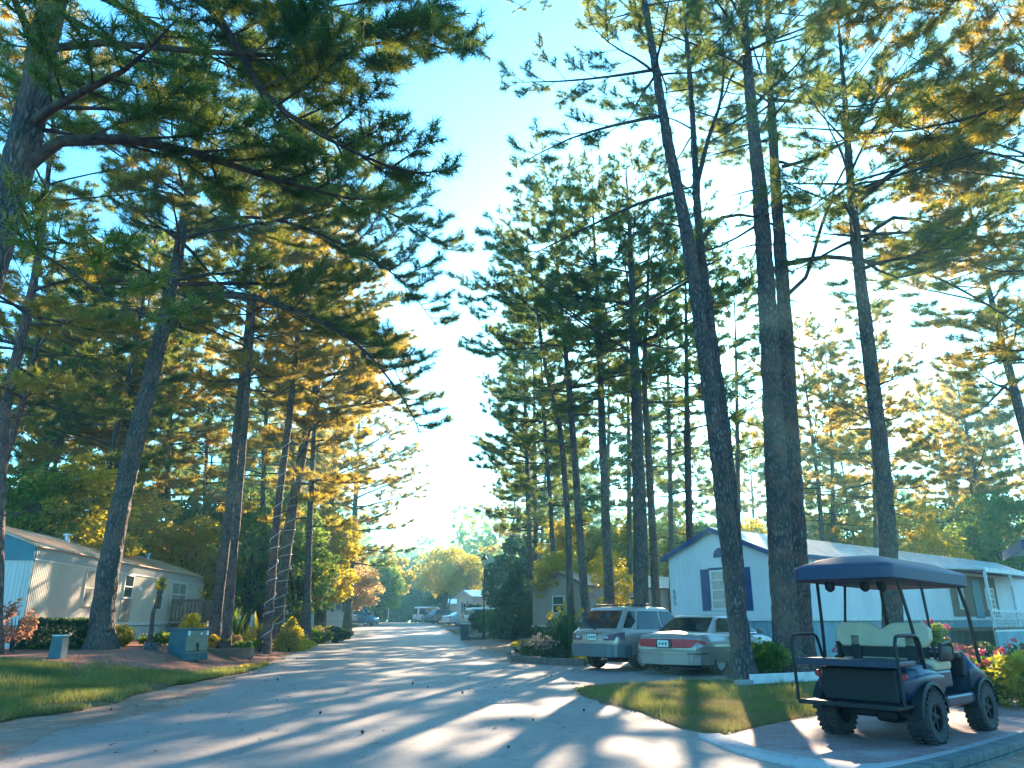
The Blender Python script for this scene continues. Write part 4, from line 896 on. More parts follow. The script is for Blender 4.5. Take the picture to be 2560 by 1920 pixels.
def arches(o, axles, r, W, dark):
    cut = MB()
    for ya in axles:
        for sg in (-1, 1): cut.lathe([(r, sg*(W/2-.30)), (r, sg*(W/2+.2))], 40, (0, ya[0], ya[1]), 'x')
    c = cut.build('cut', M['rubber']); md = o.modifiers.new('b', 'BOOLEAN'); md.object = c; md.operation = 'DIFFERENCE'; md.solver = 'EXACT'
    dg = bpy.context.evaluated_depsgraph_get(); me = bpy.data.meshes.new_from_object(o.evaluated_get(dg)); o.modifiers.clear(); old = o.data; o.data = me
    bpy.data.objects.remove(c); bpy.data.meshes.remove(old)
    me.materials.clear(); me.materials.append(dark[0]); me.materials.append(dark[1])
    for p in me.polygons:
        p.material_index = 0
        for ya in axles:
            q = p.center; rr = math.hypot(q.y-ya[0], q.z-ya[1])
            if rr < r+.002 and abs(q.x) < W/2 and (abs(rr-r) < .03 and abs(p.normal.x) < .4 or abs(abs(q.x)-(W/2-.30)) < .01): p.material_index = 1
def wheel(par, x, y, r, wd, sg, spokes=6, rimm='rim', rr=.66, knob=False):
    b = MB(); o = wd/2
    b.lathe([(r*rr, -o*.9), (r*.9, -o), (r*.985, -o*.8), (r, -o*.4), (r, o*.4), (r*.985, o*.8), (r*.9, o), (r*rr, o*.9), (r*rr*.97, o*.4), (r*rr*.97, -o*.4), (r*rr, -o*.9)], 36, axis='x')
    if knob:
        for k in range(26):
            a = 2*math.pi*k/26
            for s2 in (-1, 1): b.box((s2*o*.55, (r+.004)*math.cos(a+.1*s2), (r+.004)*math.sin(a+.1*s2)), (o*.8, .035, .03), rx=a)
    t = b.build('wheel', M['rubber'], par, True, (x, y, r))
    c = MB(); c.lathe([(r*rr, o*.2), (r*rr, o*.86), (r*rr*.90, o*.88), (r*rr*.86, o*.3)], 30, axis='x'); c.lathe([(r*.14, o*.3), (r*.16, o*.75), (r*.08, o*.82)], 14, axis='x')
    for k in range(spokes):
        a = 2*math.pi*k/spokes; c.box((o*.62, r*rr*.5*math.cos(a), r*rr*.5*math.sin(a)), (.03, r*rr*.85, r*.13), rx=a)
    c.v = [(v[0]*sg, v[1], v[2]) for v in c.v]; rm = c.build('rim', M[rimm], t, True)
    d = MB(); d.lathe([(r*rr*.95, sg*o*.05), (r*rr*.95, sg*o*.12)], 24, axis='x'); d.build('brake_disc', M['black_plastic'], t)
    return t
def wrap(b, pl, z0, z1, th=.03):
    """strip following a plan polyline, z0..z1 (numbers or functions of index fraction)"""
    n = len(pl); vs = []; fs = []
    for i, (x, y) in enumerate(pl):
        a = Vector(pl[max(i-1, 0)]); c = Vector(pl[min(i+1, n-1)]); d = (c-a).normalized(); nr = Vector((d.y, -d.x))
        f = i/(n-1); A = z0(f) if callable(z0) else z0; B = z1(f) if callable(z1) else z1
        vs += [(x, y, A), (x+nr.x*th, y+nr.y*th, A+th*.3), (x+nr.x*th, y+nr.y*th, B-th*.3), (x, y, B)]
    for i in range(n-1):
        for k in range(4): a = i*4+k; c = i*4+(k+1) % 4; fs.append((a, c, c+4, a+4))
    fs.append((0, 1, 2, 3)); fs.append(tuple((n-1)*4+k for k in (3, 2, 1, 0))); b.add(vs, fs)
def greenhouse(b, yb0, yb1, wb, zb, yt0, yt1, wt, zt, tap=.06):
    """rings of a cabin from belt line to roof; returns side x at height z"""
    rings = []
    def ring(y0, y1, w0, z, rnd):
        pts = []; n = 6
        for (cx, cy, a0) in ((w0-rnd, y1-rnd, 0), (-(w0-rnd), y1-rnd, 90), (-(w0-rnd), y0+rnd, 180), (w0-rnd, y0+rnd, 270)):
            for k in range(n+1): a = R(a0+90*k/n); pts.append((cx+rnd*math.cos(a), cy+rnd*math.sin(a), z))
        return pts
    L_ = lambda a, c, t: a+(c-a)*t
    spec = [(0, 0), (.3, .28), (.6, .58), (.85, .84), (.95, .96)]
    for (t, tz) in spec: rings.append(ring(L_(yb0, yt0, t), L_(yb1, yt1, t), L_(wb, wt, t), L_(zb, zt, tz), .14))
    rings.append(ring(yt0+tap, yt1-tap, wt-tap*1.1, zt, .14)); rings.append(ring(yt0+.35, yt1-.35, wt-.3, zt+.025, .12))
    m = len(rings[0]); vs = [p for r_ in rings for p in r_]; fs = []
    for i in range(len(rings)-1):
        for k in range(m): a = i*m+k; c = i*m+(k+1) % m; fs.append((a, c, c+m, a+m))
    fs.append(tuple((len(rings)-1)*m+k for k in range(m))); b.add(vs, fs)
    def X(z): t = (z-zb)/(zt-zb); return wb+(wt-wb)*t*1.0+.006
    def Yr(z): t = (z-zb)/(zt-zb); return yb0+(yt0-yb0)*t*1.0-.006
    def Yf(z): t = (z-zb)/(zt-zb); return yb1+(yt1-yb1)*t*1.0+.006
    return X, Yr, Yf
def sidewin(par, poly, X, sg, m='car_glass', name='side_window'):
    b = MB(); out = [(sg*(X(z)+.004), y, z) for y, z in poly]; inn = [(sg*(X(z)-.03), y, z) for y, z in poly]; n = len(poly)
    b.add(out+inn, [tuple(range(n)), tuple(range(n, 2*n))[::-1]]+[(i, (i+1) % n, n+(i+1) % n, n+i) for i in range(n)]); return b.build(name, M[m], par)
def endglass(par, name, Y, z0, z1, w0, w1, sg, bulge=.03):
    b = MB(); n = 8; vs = []; fs = []
    for j, z in enumerate((z0, (z0+z1)/2, z1)):
        ww = w0+(w1-w0)*j/2
        for i in range(n+1): u = -1+2*i/n; vs.append((u*ww, Y(z)+sg*(.012+bulge*(1-u*u)*0), z))
    k = n+1
    for j in range(2):
        for i in range(n): a = j*k+i; fs.append((a, a+1, a+1+k, a+k))
    m = len(vs); vs += [(v[0], v[1]-sg*.04, v[2]) for v in vs]; fs += [tuple(q+m for q in f)[::-1] for f in fs]
    edge = [i for i in range(k)]+[k*1+n, k*2+n]+[2*k+i for i in range(n-1, -1, -1)]+[k]
    fs += [(edge[i], edge[(i+1) % len(edge)], edge[(i+1) % len(edge)]+m, edge[i]+m) for i in range(len(edge))]
    b.add(vs, fs); return b.build(name, M['car_glass'], par)
def plate(par, y, z, w=.31, h=.155, face=-1):
    b = MB(); b.box((0, y, z), (w, .015, h), b=.006); p = b.build('licence_plate', M['plate'], par)
    b = MB(); b.box((0, y+face*.011, z+.0), (.07, .004, .06)); b.box((-.09, y+face*.011, z), (.05, .004, .07)); b.box((.09, y+face*.011, z), (.06, .004, .07)); b.build('plate_print', M['plate_ink'], p)
def suv(loc, rz, label, pm='paint_beige', detail=True, grp=None, s=1.0, name='parked_suv'):
    c = empty(name, loc, rz, label, 'car', grp); c.scale = (s, s, s); W = 1.82
    st = [(-2.26, .50, .82, .70, .72), (-2.22, .42, .98, .80, .79), (-2.10, .36, 1.04, .86, .84), (-1.7, .33, 1.06, .89, .875), (-.9, .31, 1.05, .895, .88), (0, .30, 1.03, .895, .88), (.9, .30, 1.01, .89, .87), (1.35, .31, .98, .88, .85), (1.8, .33, .91, .86, .81), (2.15, .36, .80, .78, .72), (2.28, .42, .66, .66, .62)]
    b = MB(); b.add(*body_mesh(st)); body = b.build('body', M[pm], c, True, ang=50); ax = [(-1.28, .36), (1.34, .36)]
    arches(body, ax, .415, W, (M[pm], M['black_plastic']))
    b = MB(); X, Yr, Yf = greenhouse(b, -2.14, 1.15, .84, 1.0, -1.62, .15, .66, 1.64); b.build('cabin', M[pm], c, True, ang=50)
    endglass(c, 'rear_window', Yr, 1.10, 1.55, .70, .60, -1); endglass(c, 'windscreen', Yf, 1.05, 1.57, .74, .58, 1)
    for sg in (-1, 1):
        sidewin(c, [(-1.98, 1.10), (-1.42, 1.10), (-1.30, 1.52), (-1.74, 1.52)][::1] if False else [(-1.92, 1.10), (-1.62, 1.09), (-1.36, 1.26), (-1.28, 1.53), (-1.56, 1.53)], X, sg)
        sidewin(c, [(-1.36, 1.07), (-.32, 1.06), (-.34, 1.54), (-1.16, 1.54)], X, sg); sidewin(c, [(-.24, 1.06), (.88, 1.05), (.14, 1.53), (-.26, 1.54)], X, sg)
        for wy in ax: wheel(c, sg*(W/2-.13), wy[0], .36, .23, sg, 5)
        b = MB(); b.tube([(sg*.60, -1.55, 1.66), (sg*.60, -1.45, 1.715), (sg*.60, -.2, 1.725), (sg*.60, -.05, 1.675)], .018, 8); b.build('roof_rail', M['black_plastic'], c)
        b = MB(); b.box((sg*.93, .78, 1.12), (.16, .10, .15), b=.04); b.build('mirror', M[pm], c)
        b = MB(); b.box((sg*.91, -1.02, .92), (.03, .17, .035), b=.01); b.build('door_handle', M['chrome'], c)
        b = MB(); b.box((sg*.91, .02, .90), (.03, .17, .035), b=.01); b.build('door_handle', M['chrome'], c)
        b = MB(); b.box((sg*.905, -.05, .42), (.03, 2.0, .2), b=.012); b.build('sill_cladding', M['cladding'], c)
        b = MB(); wrap(b, [(sg*q[0], q[1]) for q in ((.42, -2.27), (.62, -2.262), (.76, -2.235), (.845, -2.12), (.875, -1.95))][::sg], lambda f: .775, lambda f, sg=sg: .91+.09*(f if sg > 0 else 1-f), .025); tl = b.build('tail_light', M['tail_dark'], c)
        b = MB(); wrap(b, [(sg*q[0], q[1]-.012) for q in ((.44, -2.28), (.60, -2.275))][::sg], .82, .9, .02); b.build('reversing_lamp', M['tail_clear'], tl)
        b = MB(); wrap(b, [(sg*q[0], q[1]) for q in ((.30, 2.27), (.55, 2.2), (.74, 2.08))][::-sg], .62, .76, .02); b.build('headlight', M['tail_clear'], c)
    b = MB(); wrap(b, [(-.90, -1.72), (-.895, -2.0), (-.83, -2.2), (-.6, -2.33), (0, -2.36), (.6, -2.33), (.83, -2.2), (.895, -2.0), (.90, -1.72)], .36, .68, .03); b.box((0, -2.2, .52), (1.5, .24, .28), b=.03); b.build('rear_bumper', M['cladding'], c)
    b = MB(); wrap(b, [(-.86, 1.85), (-.76, 2.18), (0, 2.36), (.76, 2.18), (.86, 1.85)][::-1], .34, .58, .03); b.build('front_bumper', M['cladding'], c)
    b = MB(); b.box((0, -2.30, .98), (.66, .05, .05), b=.015); b.build('tailgate_trim', M[pm], c)
    plate(c, -2.285, .86)
    b = MB(); b.tube([(.02, -2.19, 1.07), (-.30, -2.14, 1.12)], .01, 6); b.lathe([(.03, 0), (.03, .03)], 10, (.02, -2.2, 1.07), 'y'); b.build('rear_wiper', M['black_plastic'], c)
    b = MB(); b.tube([(.45, -2.2, .33), (.45, -2.38, .33)], .03, 10); b.build('exhaust', M['chrome'], c)
    b = MB(); b.box((0, -1.0, .26), (.9, 1.2, .12)); b.box((0, -1.28, .36), (1.5, .1, .1)); b.box((0, 1.34, .36), (1.5, .1, .1)); b.build('underbody', M['black_plastic'], c)
    return c
def sedan(loc, rz, label, pm='paint_silver', grp=None, s=1.0, band=True, name='parked_car', cat='car'):
    c = empty(name, loc, rz, label, cat, grp); c.scale = (s, s, s); W = 1.86
    st = [(-2.50, .42, .62, .66, .66), (-2.47, .34, .84, .80, .76), (-2.36, .28, .95, .87, .82), (-2.0, .25, 1.0, .905, .86), (-1.5, .24, 1.0, .915, .875), (-.8, .23, .97, .92, .885), (.2, .22, .96, .92, .885), (1.1, .23, .94, .91, .87), (1.7, .25, .87, .89, .83), (2.15, .27, .78, .84, .74), (2.42, .32, .66, .72, .62), (2.5, .38, .55, .58, .5)]
    b = MB(); b.add(*body_mesh(st)); body = b.build('body', M[pm], c, True, ang=50); ax = [(-1.42, .33), (1.42, .33)]
    arches(body, ax, .405, W, (M[pm], M['black_plastic']))
    b = MB(); X, Yr, Yf = greenhouse(b, -1.80, 1.12, .83, .96, -.98, .12, .62, 1.41); b.build('cabin', M[pm], c, True, ang=50)
    endglass(c, 'rear_window', Yr, 1.02, 1.36, .70, .56, -1); endglass(c, 'windscreen', Yf, 1.0, 1.36, .74, .56, 1)
    for sg in (-1, 1):
        sidewin(c, [(-1.38, 1.02), (-.42, 1.01), (-.42, 1.34), (-.92, 1.35), (-1.12, 1.28)], X, sg); sidewin(c, [(-.34, 1.01), (.82, 1.0), (.22, 1.33), (-.34, 1.34)], X, sg)
        for wy in ax: wheel(c, sg*(W/2-.12), wy[0], .345, .22, sg, 7)
        b = MB(); b.box((sg*.97, .72, 1.03), (.18, .10, .13), b=.04); b.build('mirror', M[pm], c)
        for hy in (-.98, -.0): b = MB(); b.box((sg*.925, hy, .86), (.03, .18, .035), b=.01); b.build('door_handle', M['chrome'], c)
        b = MB(); b.box((sg*.935, -.05, .55), (.02, 2.3, .045), b=.006); b.build('side_moulding', M['chrome'], c)
        b = MB(); wrap(b, [(sg*q[0], q[1]) for q in ((.34, 2.44), (.60, 2.36), (.78, 2.14))][::-sg], .56, .70, .02); b.build('headlight', M['tail_clear'], c)
        if not band: b = MB(); wrap(b, [(sg*q[0], q[1]) for q in ((.48, -2.52), (.70, -2.49), (.84, -2.36), (.885, -2.2))][::sg], .70, .86, .02); b.build('tail_light', M['tail_red'], c)
    if band:
        b = MB(); pl_ = [(-.885, -2.12), (-.86, -2.30), (-.78, -2.44), (-.6, -2.515), (-.3, -2.54), (0, -2.55), (.3, -2.54), (.6, -2.515), (.78, -2.44), (.86, -2.30), (.885, -2.12)]
        wrap(b, pl_, lambda f: .655+.05*abs(2*f-1)**6, lambda f: .86-.07*abs(2*f-1)**3, .025); b.build('tail_light', M['tail_red'], c)
        b = MB(); b.box((0, -2.585, .745), (.44, .03, .20), b=.01); b.build('plate_recess', M['black_plastic'], c); plate(c, -2.608, .745)
    else: plate(c, -2.53, .76)
    b = MB(); wrap(b, [(-.93, -1.84), (-.925, -2.1), (-.87, -2.38), (-.65, -2.56), (0, -2.61), (.65, -2.56), (.87, -2.38), (.925, -2.1), (.93, -1.84)], .26, .60, .03); b.box((0, -2.40, .44), (1.55, .28, .28), b=.03); b.build('rear_bumper', M[pm], c)
    b = MB(); wrap(b, [(-.955, -2.0), (-.90, -2.41), (-.67, -2.60), (0, -2.65), (.67, -2.60), (.90, -2.41), (.955, -2.0)], .505, .545, .012); b.build('bumper_strip', M['chrome'], c)
    b = MB(); wrap(b, [(-.88, 2.0), (-.72, 2.44), (0, 2.60), (.72, 2.44), (.88, 2.0)][::-1], .26, .52, .03); b.build('front_bumper', M[pm], c)
    b = MB(); b.box((0, -.2, .22), (1.2, 3.4, .1)); b.box((0, -1.42, .33), (1.5, .08, .08)); b.box((0, 1.42, .33), (1.5, .08, .08)); b.build('underbody', M['black_plastic'], c)
    return c
hd = lambda cx, cz, ph: (camxy(cx, cz)+(0.014,), -(R(ph)+YAW))
l, r_ = hd(2.95+1.28*math.sin(R(50)), 22.05+1.28*math.cos(R(50)), 50); suv(l, r_, 'beige four wheel drive with a roof rack and dark bumper in the driveway')
l, r_ = hd(4.54+1.42*math.sin(R(43)), 20.35+1.42*math.cos(R(43)), 43); sedan(l, r_, 'pewter sedan with a full width red tail light beside the four wheel drive')
def at(dx, Z, dz=0):
    x, y = dxy(dx, Z); return (x, y, H(x, y)+.02+dz)
sedan(at(1003, 88), -(R(58)+YAW), 'white sedan parked beyond the round clipped bush', 'paint_white', band=False)
suv(at(963, 97), -(R(56)+YAW), 'dark four wheel drive left of the white sedan', 'paint_dark')
suv(at(944, 103), -(R(58)+YAW), 'small blue car left of the dark four wheel drive', 'paint_blue', s=.86, name='parked_car')
suv(at(984, 104), -(R(60)+YAW), 'pale blue car roof showing behind the white sedan', 'paint_pale', s=.95, name='parked_car')
sedan(at(721, 82), -(R(-62)+YAW), 'silver car parked behind the clipped bushes at left', 'paint_silver', band=False)
sedan(at(690, 88), -(R(-50)+YAW), 'white car at the left behind the dark ivy trunk', 'paint_white', band=False)
def van(loc, rz, label, pm, L=4.9, Wd_=1.9, Hh=1.95, name='parked_van', cat='van', nose=.9, lower=None):
    c = empty(name, loc, rz, label, cat); h = L/2
    st = [(-h, .4, 1.0, .84, .84), (-h+.06, .32, 1.1, .92, .90), (-h+.3, .28, 1.14, .95, .93), (0, .27, 1.13, .95, .93), (h-1.2, .27, 1.1, .95, .92), (h-.6, .29, 1.0, .92, .86), (h-.15, .33, .85, .84, .76), (h, .4, .7, .72, .66)]
    b = MB(); b.add(*body_mesh(st)); bd = b.build('body', M[lower or pm], c, True, ang=50); ax = [(-h+1.0, .34), (h-.95, .34)]; arches(bd, ax, .39, 1.92, (M[lower or pm], M['black_plastic']))
    b = MB(); X, Yr, Yf = greenhouse(b, -h+.06, h-nose+.25, .92, 1.08, -h+.2, h-nose-.7, .80, Hh); b.build('cabin', M[pm], c, True, ang=50)
    endglass(c, 'rear_window', Yr, 1.2, Hh-.22, .76, .70, -1); endglass(c, 'windscreen', Yf, 1.16, Hh-.16, .82, .72, 1)
    for sg in (-1, 1):
        sidewin(c, [(-h+.35, 1.2), (-h+1.5, 1.2), (-h+1.5, Hh-.2), (-h+.42, Hh-.2)], X, sg); sidewin(c, [(-h+1.6, 1.2), (h-2.1, 1.2), (h-2.1, Hh-.2), (-h+1.6, Hh-.2)], X, sg); sidewin(c, [(h-2.0, 1.2), (h-1.05, 1.18), (h-1.6, Hh-.2), (h-2.0, Hh-.2)], X, sg)
        for wy in ax: wheel(c, sg*.82, wy[0], .34, .22, sg, 6)
        b = MB(); b.box((sg*.84, -h-.0, 1.0), (.12, .08, .3), b=.02); b.build('tail_light', M['tail_red'], c)
        b = MB(); b.box((sg*1.02, h-1.15, 1.2), (.16, .1, .18), b=.04); b.build('mirror', M['black_plastic'], c)
    b = MB(); b.box((0, -h-.03, .45), (1.8, .14, .2), b=.03); b.build('rear_bumper', M['cladding'], c)
    b = MB(); b.box((0, h+.0, .45), (1.6, .14, .2), b=.03); b.build('front_bumper', M['cladding'], c)
    return c
van(at(769, 86), -(R(-78)+YAW)+math.pi, 'blue van parked at the left roadside under the orange tree', 'paint_blue')
van(at(927, 122), -(R(60)+YAW), 'boxy white camper van at the far left end of the parked row', 'paint_white', Hh=2.3, nose=.5)
# pale pickup behind the round bush
van(at(1056, 74), -(R(62)+YAW), 'pale green truck cab showing behind the round clipped bush', 'paint_pale', L=4.6, Hh=1.8, name='parked_truck', cat='truck')
# ---- golf cart
def cart():
    l, rz = hd(4.92, 9.98, 49); c = empty('golf_cart', l, rz, 'dark navy golf cart with a cream seat on the brick pad', 'golf cart'); c.location.z = .03
    pm = M['paint_navy']; bp_ = M['black_plastic']
    for sg in (-1, 1):
        wheel(c, sg*.52, -.83, .275, .25, sg, 5, 'black_plastic', .55, True); wheel(c, sg*.52, .83, .265, .22, sg, 5, 'black_plastic', .55, True)
    b = MB(); b.box((0, 0, .36), (.9, 2.2, .09), b=.02); b.box((0, -.83, .29), (.9, .12, .12), b=.02); b.box((0, .83, .29), (.9, .08, .08)); b.box((.12, -.78, .30), (.26, .3, .22), b=.04); b.build('chassis', bp_, c)
    b = MB(); b.box((0, .28, .43), (1.06, 1.0, .05), b=.015); b.build('floor', bp_, c)
    for sg in (-1, 1): b = MB(); b.box((sg*.545, .12, .40), (.09, .95, .13), b=.03); b.build('rocker_panel', M['skirt_blue'] if False else pm, c)
    # rear body tub with rounded fenders
    b = MB(); st = [(-1.22, .50, .66, .40, .42), (-1.18, .44, .76, .50, .50), (-1.0, .42, .82, .56, .54), (-.7, .42, .84, .58, .56), (-.35, .44, .80, .57, .55), (-.28, .46, .74, .54, .52)]
    b.add(*body_mesh(st, 24)); tub = b.build('rear_body', pm, c, True, ang=50); arches(tub, [(-.83, .275)], .34, 1.2, (pm, bp_))
    for sg in (-1, 1):                                              # flared fenders
        b = MB(); n = 14; vs = []; fs = []
        for i in range(n+1):
            a = math.pi*(.02+.96*i/n)
            for (rr, xx) in ((.345, .50), (.375, .52), (.375, .625), (.345, .64), (.335, .64)): vs.append((sg*xx, -.83+rr*math.cos(a), .275+rr*math.sin(a)))
        for i in range(n):
            for k in range(5): q = i*5+k; w_ = i*5+(k+1) % 5; fs.append((q, w_, w_+5, q+5))
        b.add(vs, fs); b.build('fender', bp_, c, True)
    b = MB(); b.box((0, -1.245, .60), (.86, .05, .36), b=.02); b.build('rear_panel', bp_, c)
    b = MB(); b.box((0, -1.40, .405), (1.12, .42, .03), b=.008); b.box((0, -1.61, .41), (1.14, .03, .05), b=.008); b.build('footplate', bp_, c)
    b = MB(); b.box((0, -1.30, .845), (1.16, .52, .055), b=.012); b.box((0, -1.56, .845), (1.18, .03, .08), b=.01); b.build('cargo_shelf', pm, c)
    for sg in (-1, 1):
        b = MB(); x = sg*.60; b.tube([(x, -1.55, .42), (x, -1.56, .80), (x, -1.57, 1.06), (x, -1.53, 1.125), (x, -1.45, 1.14), (x, -1.05, 1.14), (x, -.97, 1.11), (x, -.93, 1.04), (x*.98, -.85, .78)], .019, 10); b.build('grab_rail', bp_, c, True)
        b = MB(); b.lathe([(.036, 0), (.04, .02), (.036, .03)], 14, (sg*.50, -1.20, .70), 'y'); b.v = [(v[0], -v[1]-2.44 if False else v[1]-.03, v[2]) for v in b.v]; b.build('tail_light', M['tail_red'], c)
    # seats
    b = MB(); n = 26; poly = []
    for i in range(n+1):
        u = -1+2*i/n; top = .285-.075*math.exp(-(u/.16)**2)-.07*max(0, abs(u)-.86)/.14; poly.append((u*.57, top))
    poly = [(-.57, .09), (-.50, 0), (.50, 0), (.57, .09)]+poly[::-1]
    b.prism(poly, .09, 'y', (0, -.52, .99)); sb = b.build('seat_back', M['cream_vinyl'], c, True, ang=30)
    md = sb.modifiers.new('bev', 'BEVEL'); md.width = .022; md.segments = 3; md.limit_method = 'ANGLE'
    b = MB(); b.box((0, -.22, .80), (1.12, .5, .13), b=.04); b.build('seat', M['cream_vinyl'], c, True)
    b = MB(); b.box((0, -.47, .97), (1.02, .04, .2)); b.box((-.33, -.50, .95), (.12, .04, .36), b=.01); b.box((.33, -.50, .95), (.12, .04, .36), b=.01); b.build('seat_bracket', bp_, c)
    b = MB(); b.box((0, -.22, .64), (1.08, .52, .2), b=.03); b.build('seat_base', pm, c)
    for sg in (-1, 1): b = MB(); b.tube([(sg*.60, -.42, .85), (sg*.62, -.40, 1.03), (sg*.62, -.15, 1.05), (sg*.60, -.02, 1.0), (sg*.59, .0, .86)], .022, 8); b.box((sg*.60, -.22, .93), (.04, .36, .18), b=.03); b.build('arm_rest', bp_, c, True)
    # front cowl, dash, steering wheel
    b = MB(); st = [(.55, .40, .86, .54, .50), (.66, .38, .94, .57, .53), (.85, .36, .88, .58, .50), (1.05, .36, .78, .55, .44), (1.22, .38, .66, .46, .36), (1.30, .42, .56, .36, .30)]
    b.add(*body_mesh(st, 26)); cw = b.build('front_cowl', pm, c, True, ang=50); arches(cw, [(.83, .265)], .32, 1.18, (pm, bp_))
    for sg in (-1, 1):
        b = MB(); n = 14; vs = []; fs = []
        for i in range(n+1):
            a = math.pi*(.02+.96*i/n)
            for (rr, xx) in ((.33, .48), (.355, .50), (.355, .62), (.325, .63)): vs.append((sg*xx, .83+rr*math.cos(a), .265+rr*math.sin(a)))
        for i in range(n):
            for k in range(4): q = i*4+k; w_ = i*4+(k+1) % 4; fs.append((q, w_, w_+4, q+4))
        b.add(vs, fs); b.build('fender', bp_, c, True)
    b = MB(); b.box((0, .50, .78), (1.08, .10, .30), b=.03); b.box((0, .42, .88), (1.06, .16, .08), b=.03); b.build('dashboard', bp_, c)
    b = MB(); n = 20; ctr = Vector((-.28, .12, .96)); nm = Vector((0, -.72, .70)).normalized(); ux = Vector((1, 0, 0)); uy = nm.cross(ux)
    ring = [ctr+(ux*math.cos(2*math.pi*i/n)+uy*math.sin(2*math.pi*i/n))*.17 for i in range(n+1)]; b.tube(ring, .014, 8, False)
    for a in (0, 2.1, 4.2): b.tube([ctr, ctr+(ux*math.cos(a+.5)+uy*math.sin(a+.5))*.17], .011, 6)
    b.tube([ctr, ctr-nm*.5], .02, 8); b.build('steering_wheel', bp_, c, True)
    # roof and its struts
    b = MB(); y0, y1, w2 = -1.42, .98, .60; rows = []
    for (ins, z) in ((.03, 1.75), (0, 1.77), (0, 1.90), (.02, 1.925), (.08, 1.95), (.22, 2.01), (.34, 2.045)):
        rr = .12; pts = []
        for (cx, cy, a0) in ((w2-ins-rr, y1-ins-rr, 0), (-(w2-ins-rr), y1-ins-rr, 90), (-(w2-ins-rr), y0+ins+rr, 180), (w2-ins-rr, y0+ins+rr, 270)):
            rr2 = rr if w2-ins-rr > .02 else .02
            for k in range(7): a = R(a0+15*k); pts.append((cx+rr2*math.cos(a), cy+rr2*math.sin(a), z-.05*(cy+.2)/1.2*(1 if cy > 0 else 0)))
        rows.append(pts)
    m = len(rows[0]); vs = [p for r2 in rows for p in r2]; fs = [(i*m+k, i*m+(k+1) % m, (i+1)*m+(k+1) % m, (i+1)*m+k) for i in range(len(rows)-1) for k in range(m)]
    fs += [tuple(range(m))[::-1], tuple((len(rows)-1)*m+k for k in range(m))]; b.add(vs, fs); b.build('roof', M['roof_navy'], c, True, ang=35)
    for sg in (-1, 1):
        b = MB(); b.tube([(sg*.50, .80, 1.76), (sg*.53, .92, 1.4), (sg*.54, .98, .86), (sg*.54, 1.0, .78)], [.02, .024, .026, .026], 8); b.build('front_strut', bp_, c, True)
        b = MB(); b.tube([(sg*.49, -1.0, 1.76), (sg*.53, -.92, 1.3), (sg*.57, -.86, .82)], .02, 8); b.build('rear_strut', bp_, c, True)
        b = MB(); b.tube([(sg*.47, -.30, 1.76), (sg*.51, -.34, 1.3), (sg*.54, -.38, .8)], .017, 8); b.build('middle_strut', bp_, c, True)
    for k, (x, y) in enumerate(((-.28, -1.1), (.06, -.9), (.22, -.8))):
        b = MB(); b.lathe([(.02, .06), (.05, .05), (.06, 0), (.055, -.06), (.02, -.09)], 12, (x, y, 1.72)); b.build('roof_speaker', bp_, c, True)
M['cart_screen'] = mat('clear_screen', (.75, .85, .88), .02, trans=1.0, spec=.4)
cart()
# ---------------- shrubs, beds, street things ----------------
def foliage(name, label, cat, loc, dims, m, leaves, size, shape='ball', seed=1, stem=True, group=None, flowers=None, rz=0, lumps=14):
    rg = np.random.default_rng(seed); rd = random.Random(seed); a, b_, h = dims
    root = empty(name, loc, rz, label, cat, group); cl = []
    if shape == 'box':
        k = leaves; p = rg.uniform(-1, 1, (k, 3)); ax_ = rg.integers(0, 3, k); p[np.arange(k), ax_] = np.sign(p[np.arange(k), ax_])*rg.uniform(.78, 1.05, k)
        p += rg.normal(size=p.shape)*.03; P3 = p*np.array([a, b_, h/2])+np.array([0, 0, h/2]); cl = [(q, (.03, .03, .03), 1) for q in P3]
    elif shape == 'cone':
        for k in range(lumps*5):
            t = rd.random()**1.3; ang_ = rd.uniform(0, 6.28); rr = (1-t)**.75*(1+.18*math.sin(3*ang_+5*t)); s = (.16+.22*(1-t))*a
            cl.append(((math.cos(ang_)*a*rr*.8, math.sin(ang_)*b_*rr*.8, h*(.04+.90*t)), (s, s, s*1.5), int(leaves/lumps/5)))
    else:
        for k in range(lumps*3):
            v = Vector((rd.gauss(0, 1), rd.gauss(0, 1), rd.gauss(0, 1))).normalized()*rd.uniform(.55, .85); s = rd.uniform(.2, .36)
            cl.append(((v.x*a, v.y*b_, h*.5+v.z*h*.46), (s*a, s*b_, s*h*.5), int(leaves/lumps/3)))
    V, Fq = leafcloud(cl, 0, size, rg, 0); V[:, 2] = np.maximum(V[:, 2], .01)
    wd_ = MB()
    for k in range(5 if stem else 3):
        e = (rd.uniform(-.5, .5)*a, rd.uniform(-.5, .5)*b_, h*.6); wd_.tube([(e[0]*.15, e[1]*.15, -.08), (e[0]*.5, e[1]*.5, h*.3), e], [.03*a+.008, .02*a+.005, .006], 5, False)
    wd_.build('stems', M['bark2'], root); npmesh('leaves', V, Fq, M[m], root)
    if flowers:
        fm, n, fs_ = flowers; cl2 = []
        for k in range(n):
            v = Vector((rd.gauss(0, 1), rd.gauss(0, 1), abs(rd.gauss(0, 1))*.8)).normalized()*rd.uniform(.8, 1.12); cl2.append(((v.x*a, v.y*b_, h*.5+v.z*h*.52), (fs_*.6, fs_*.6, fs_*.5), 14))
        V, Fq = leafcloud(cl2, 0, fs_*.55, rg, 0, aspect=1.1); npmesh('flowers', V, Fq, M[fm], root)
    return root
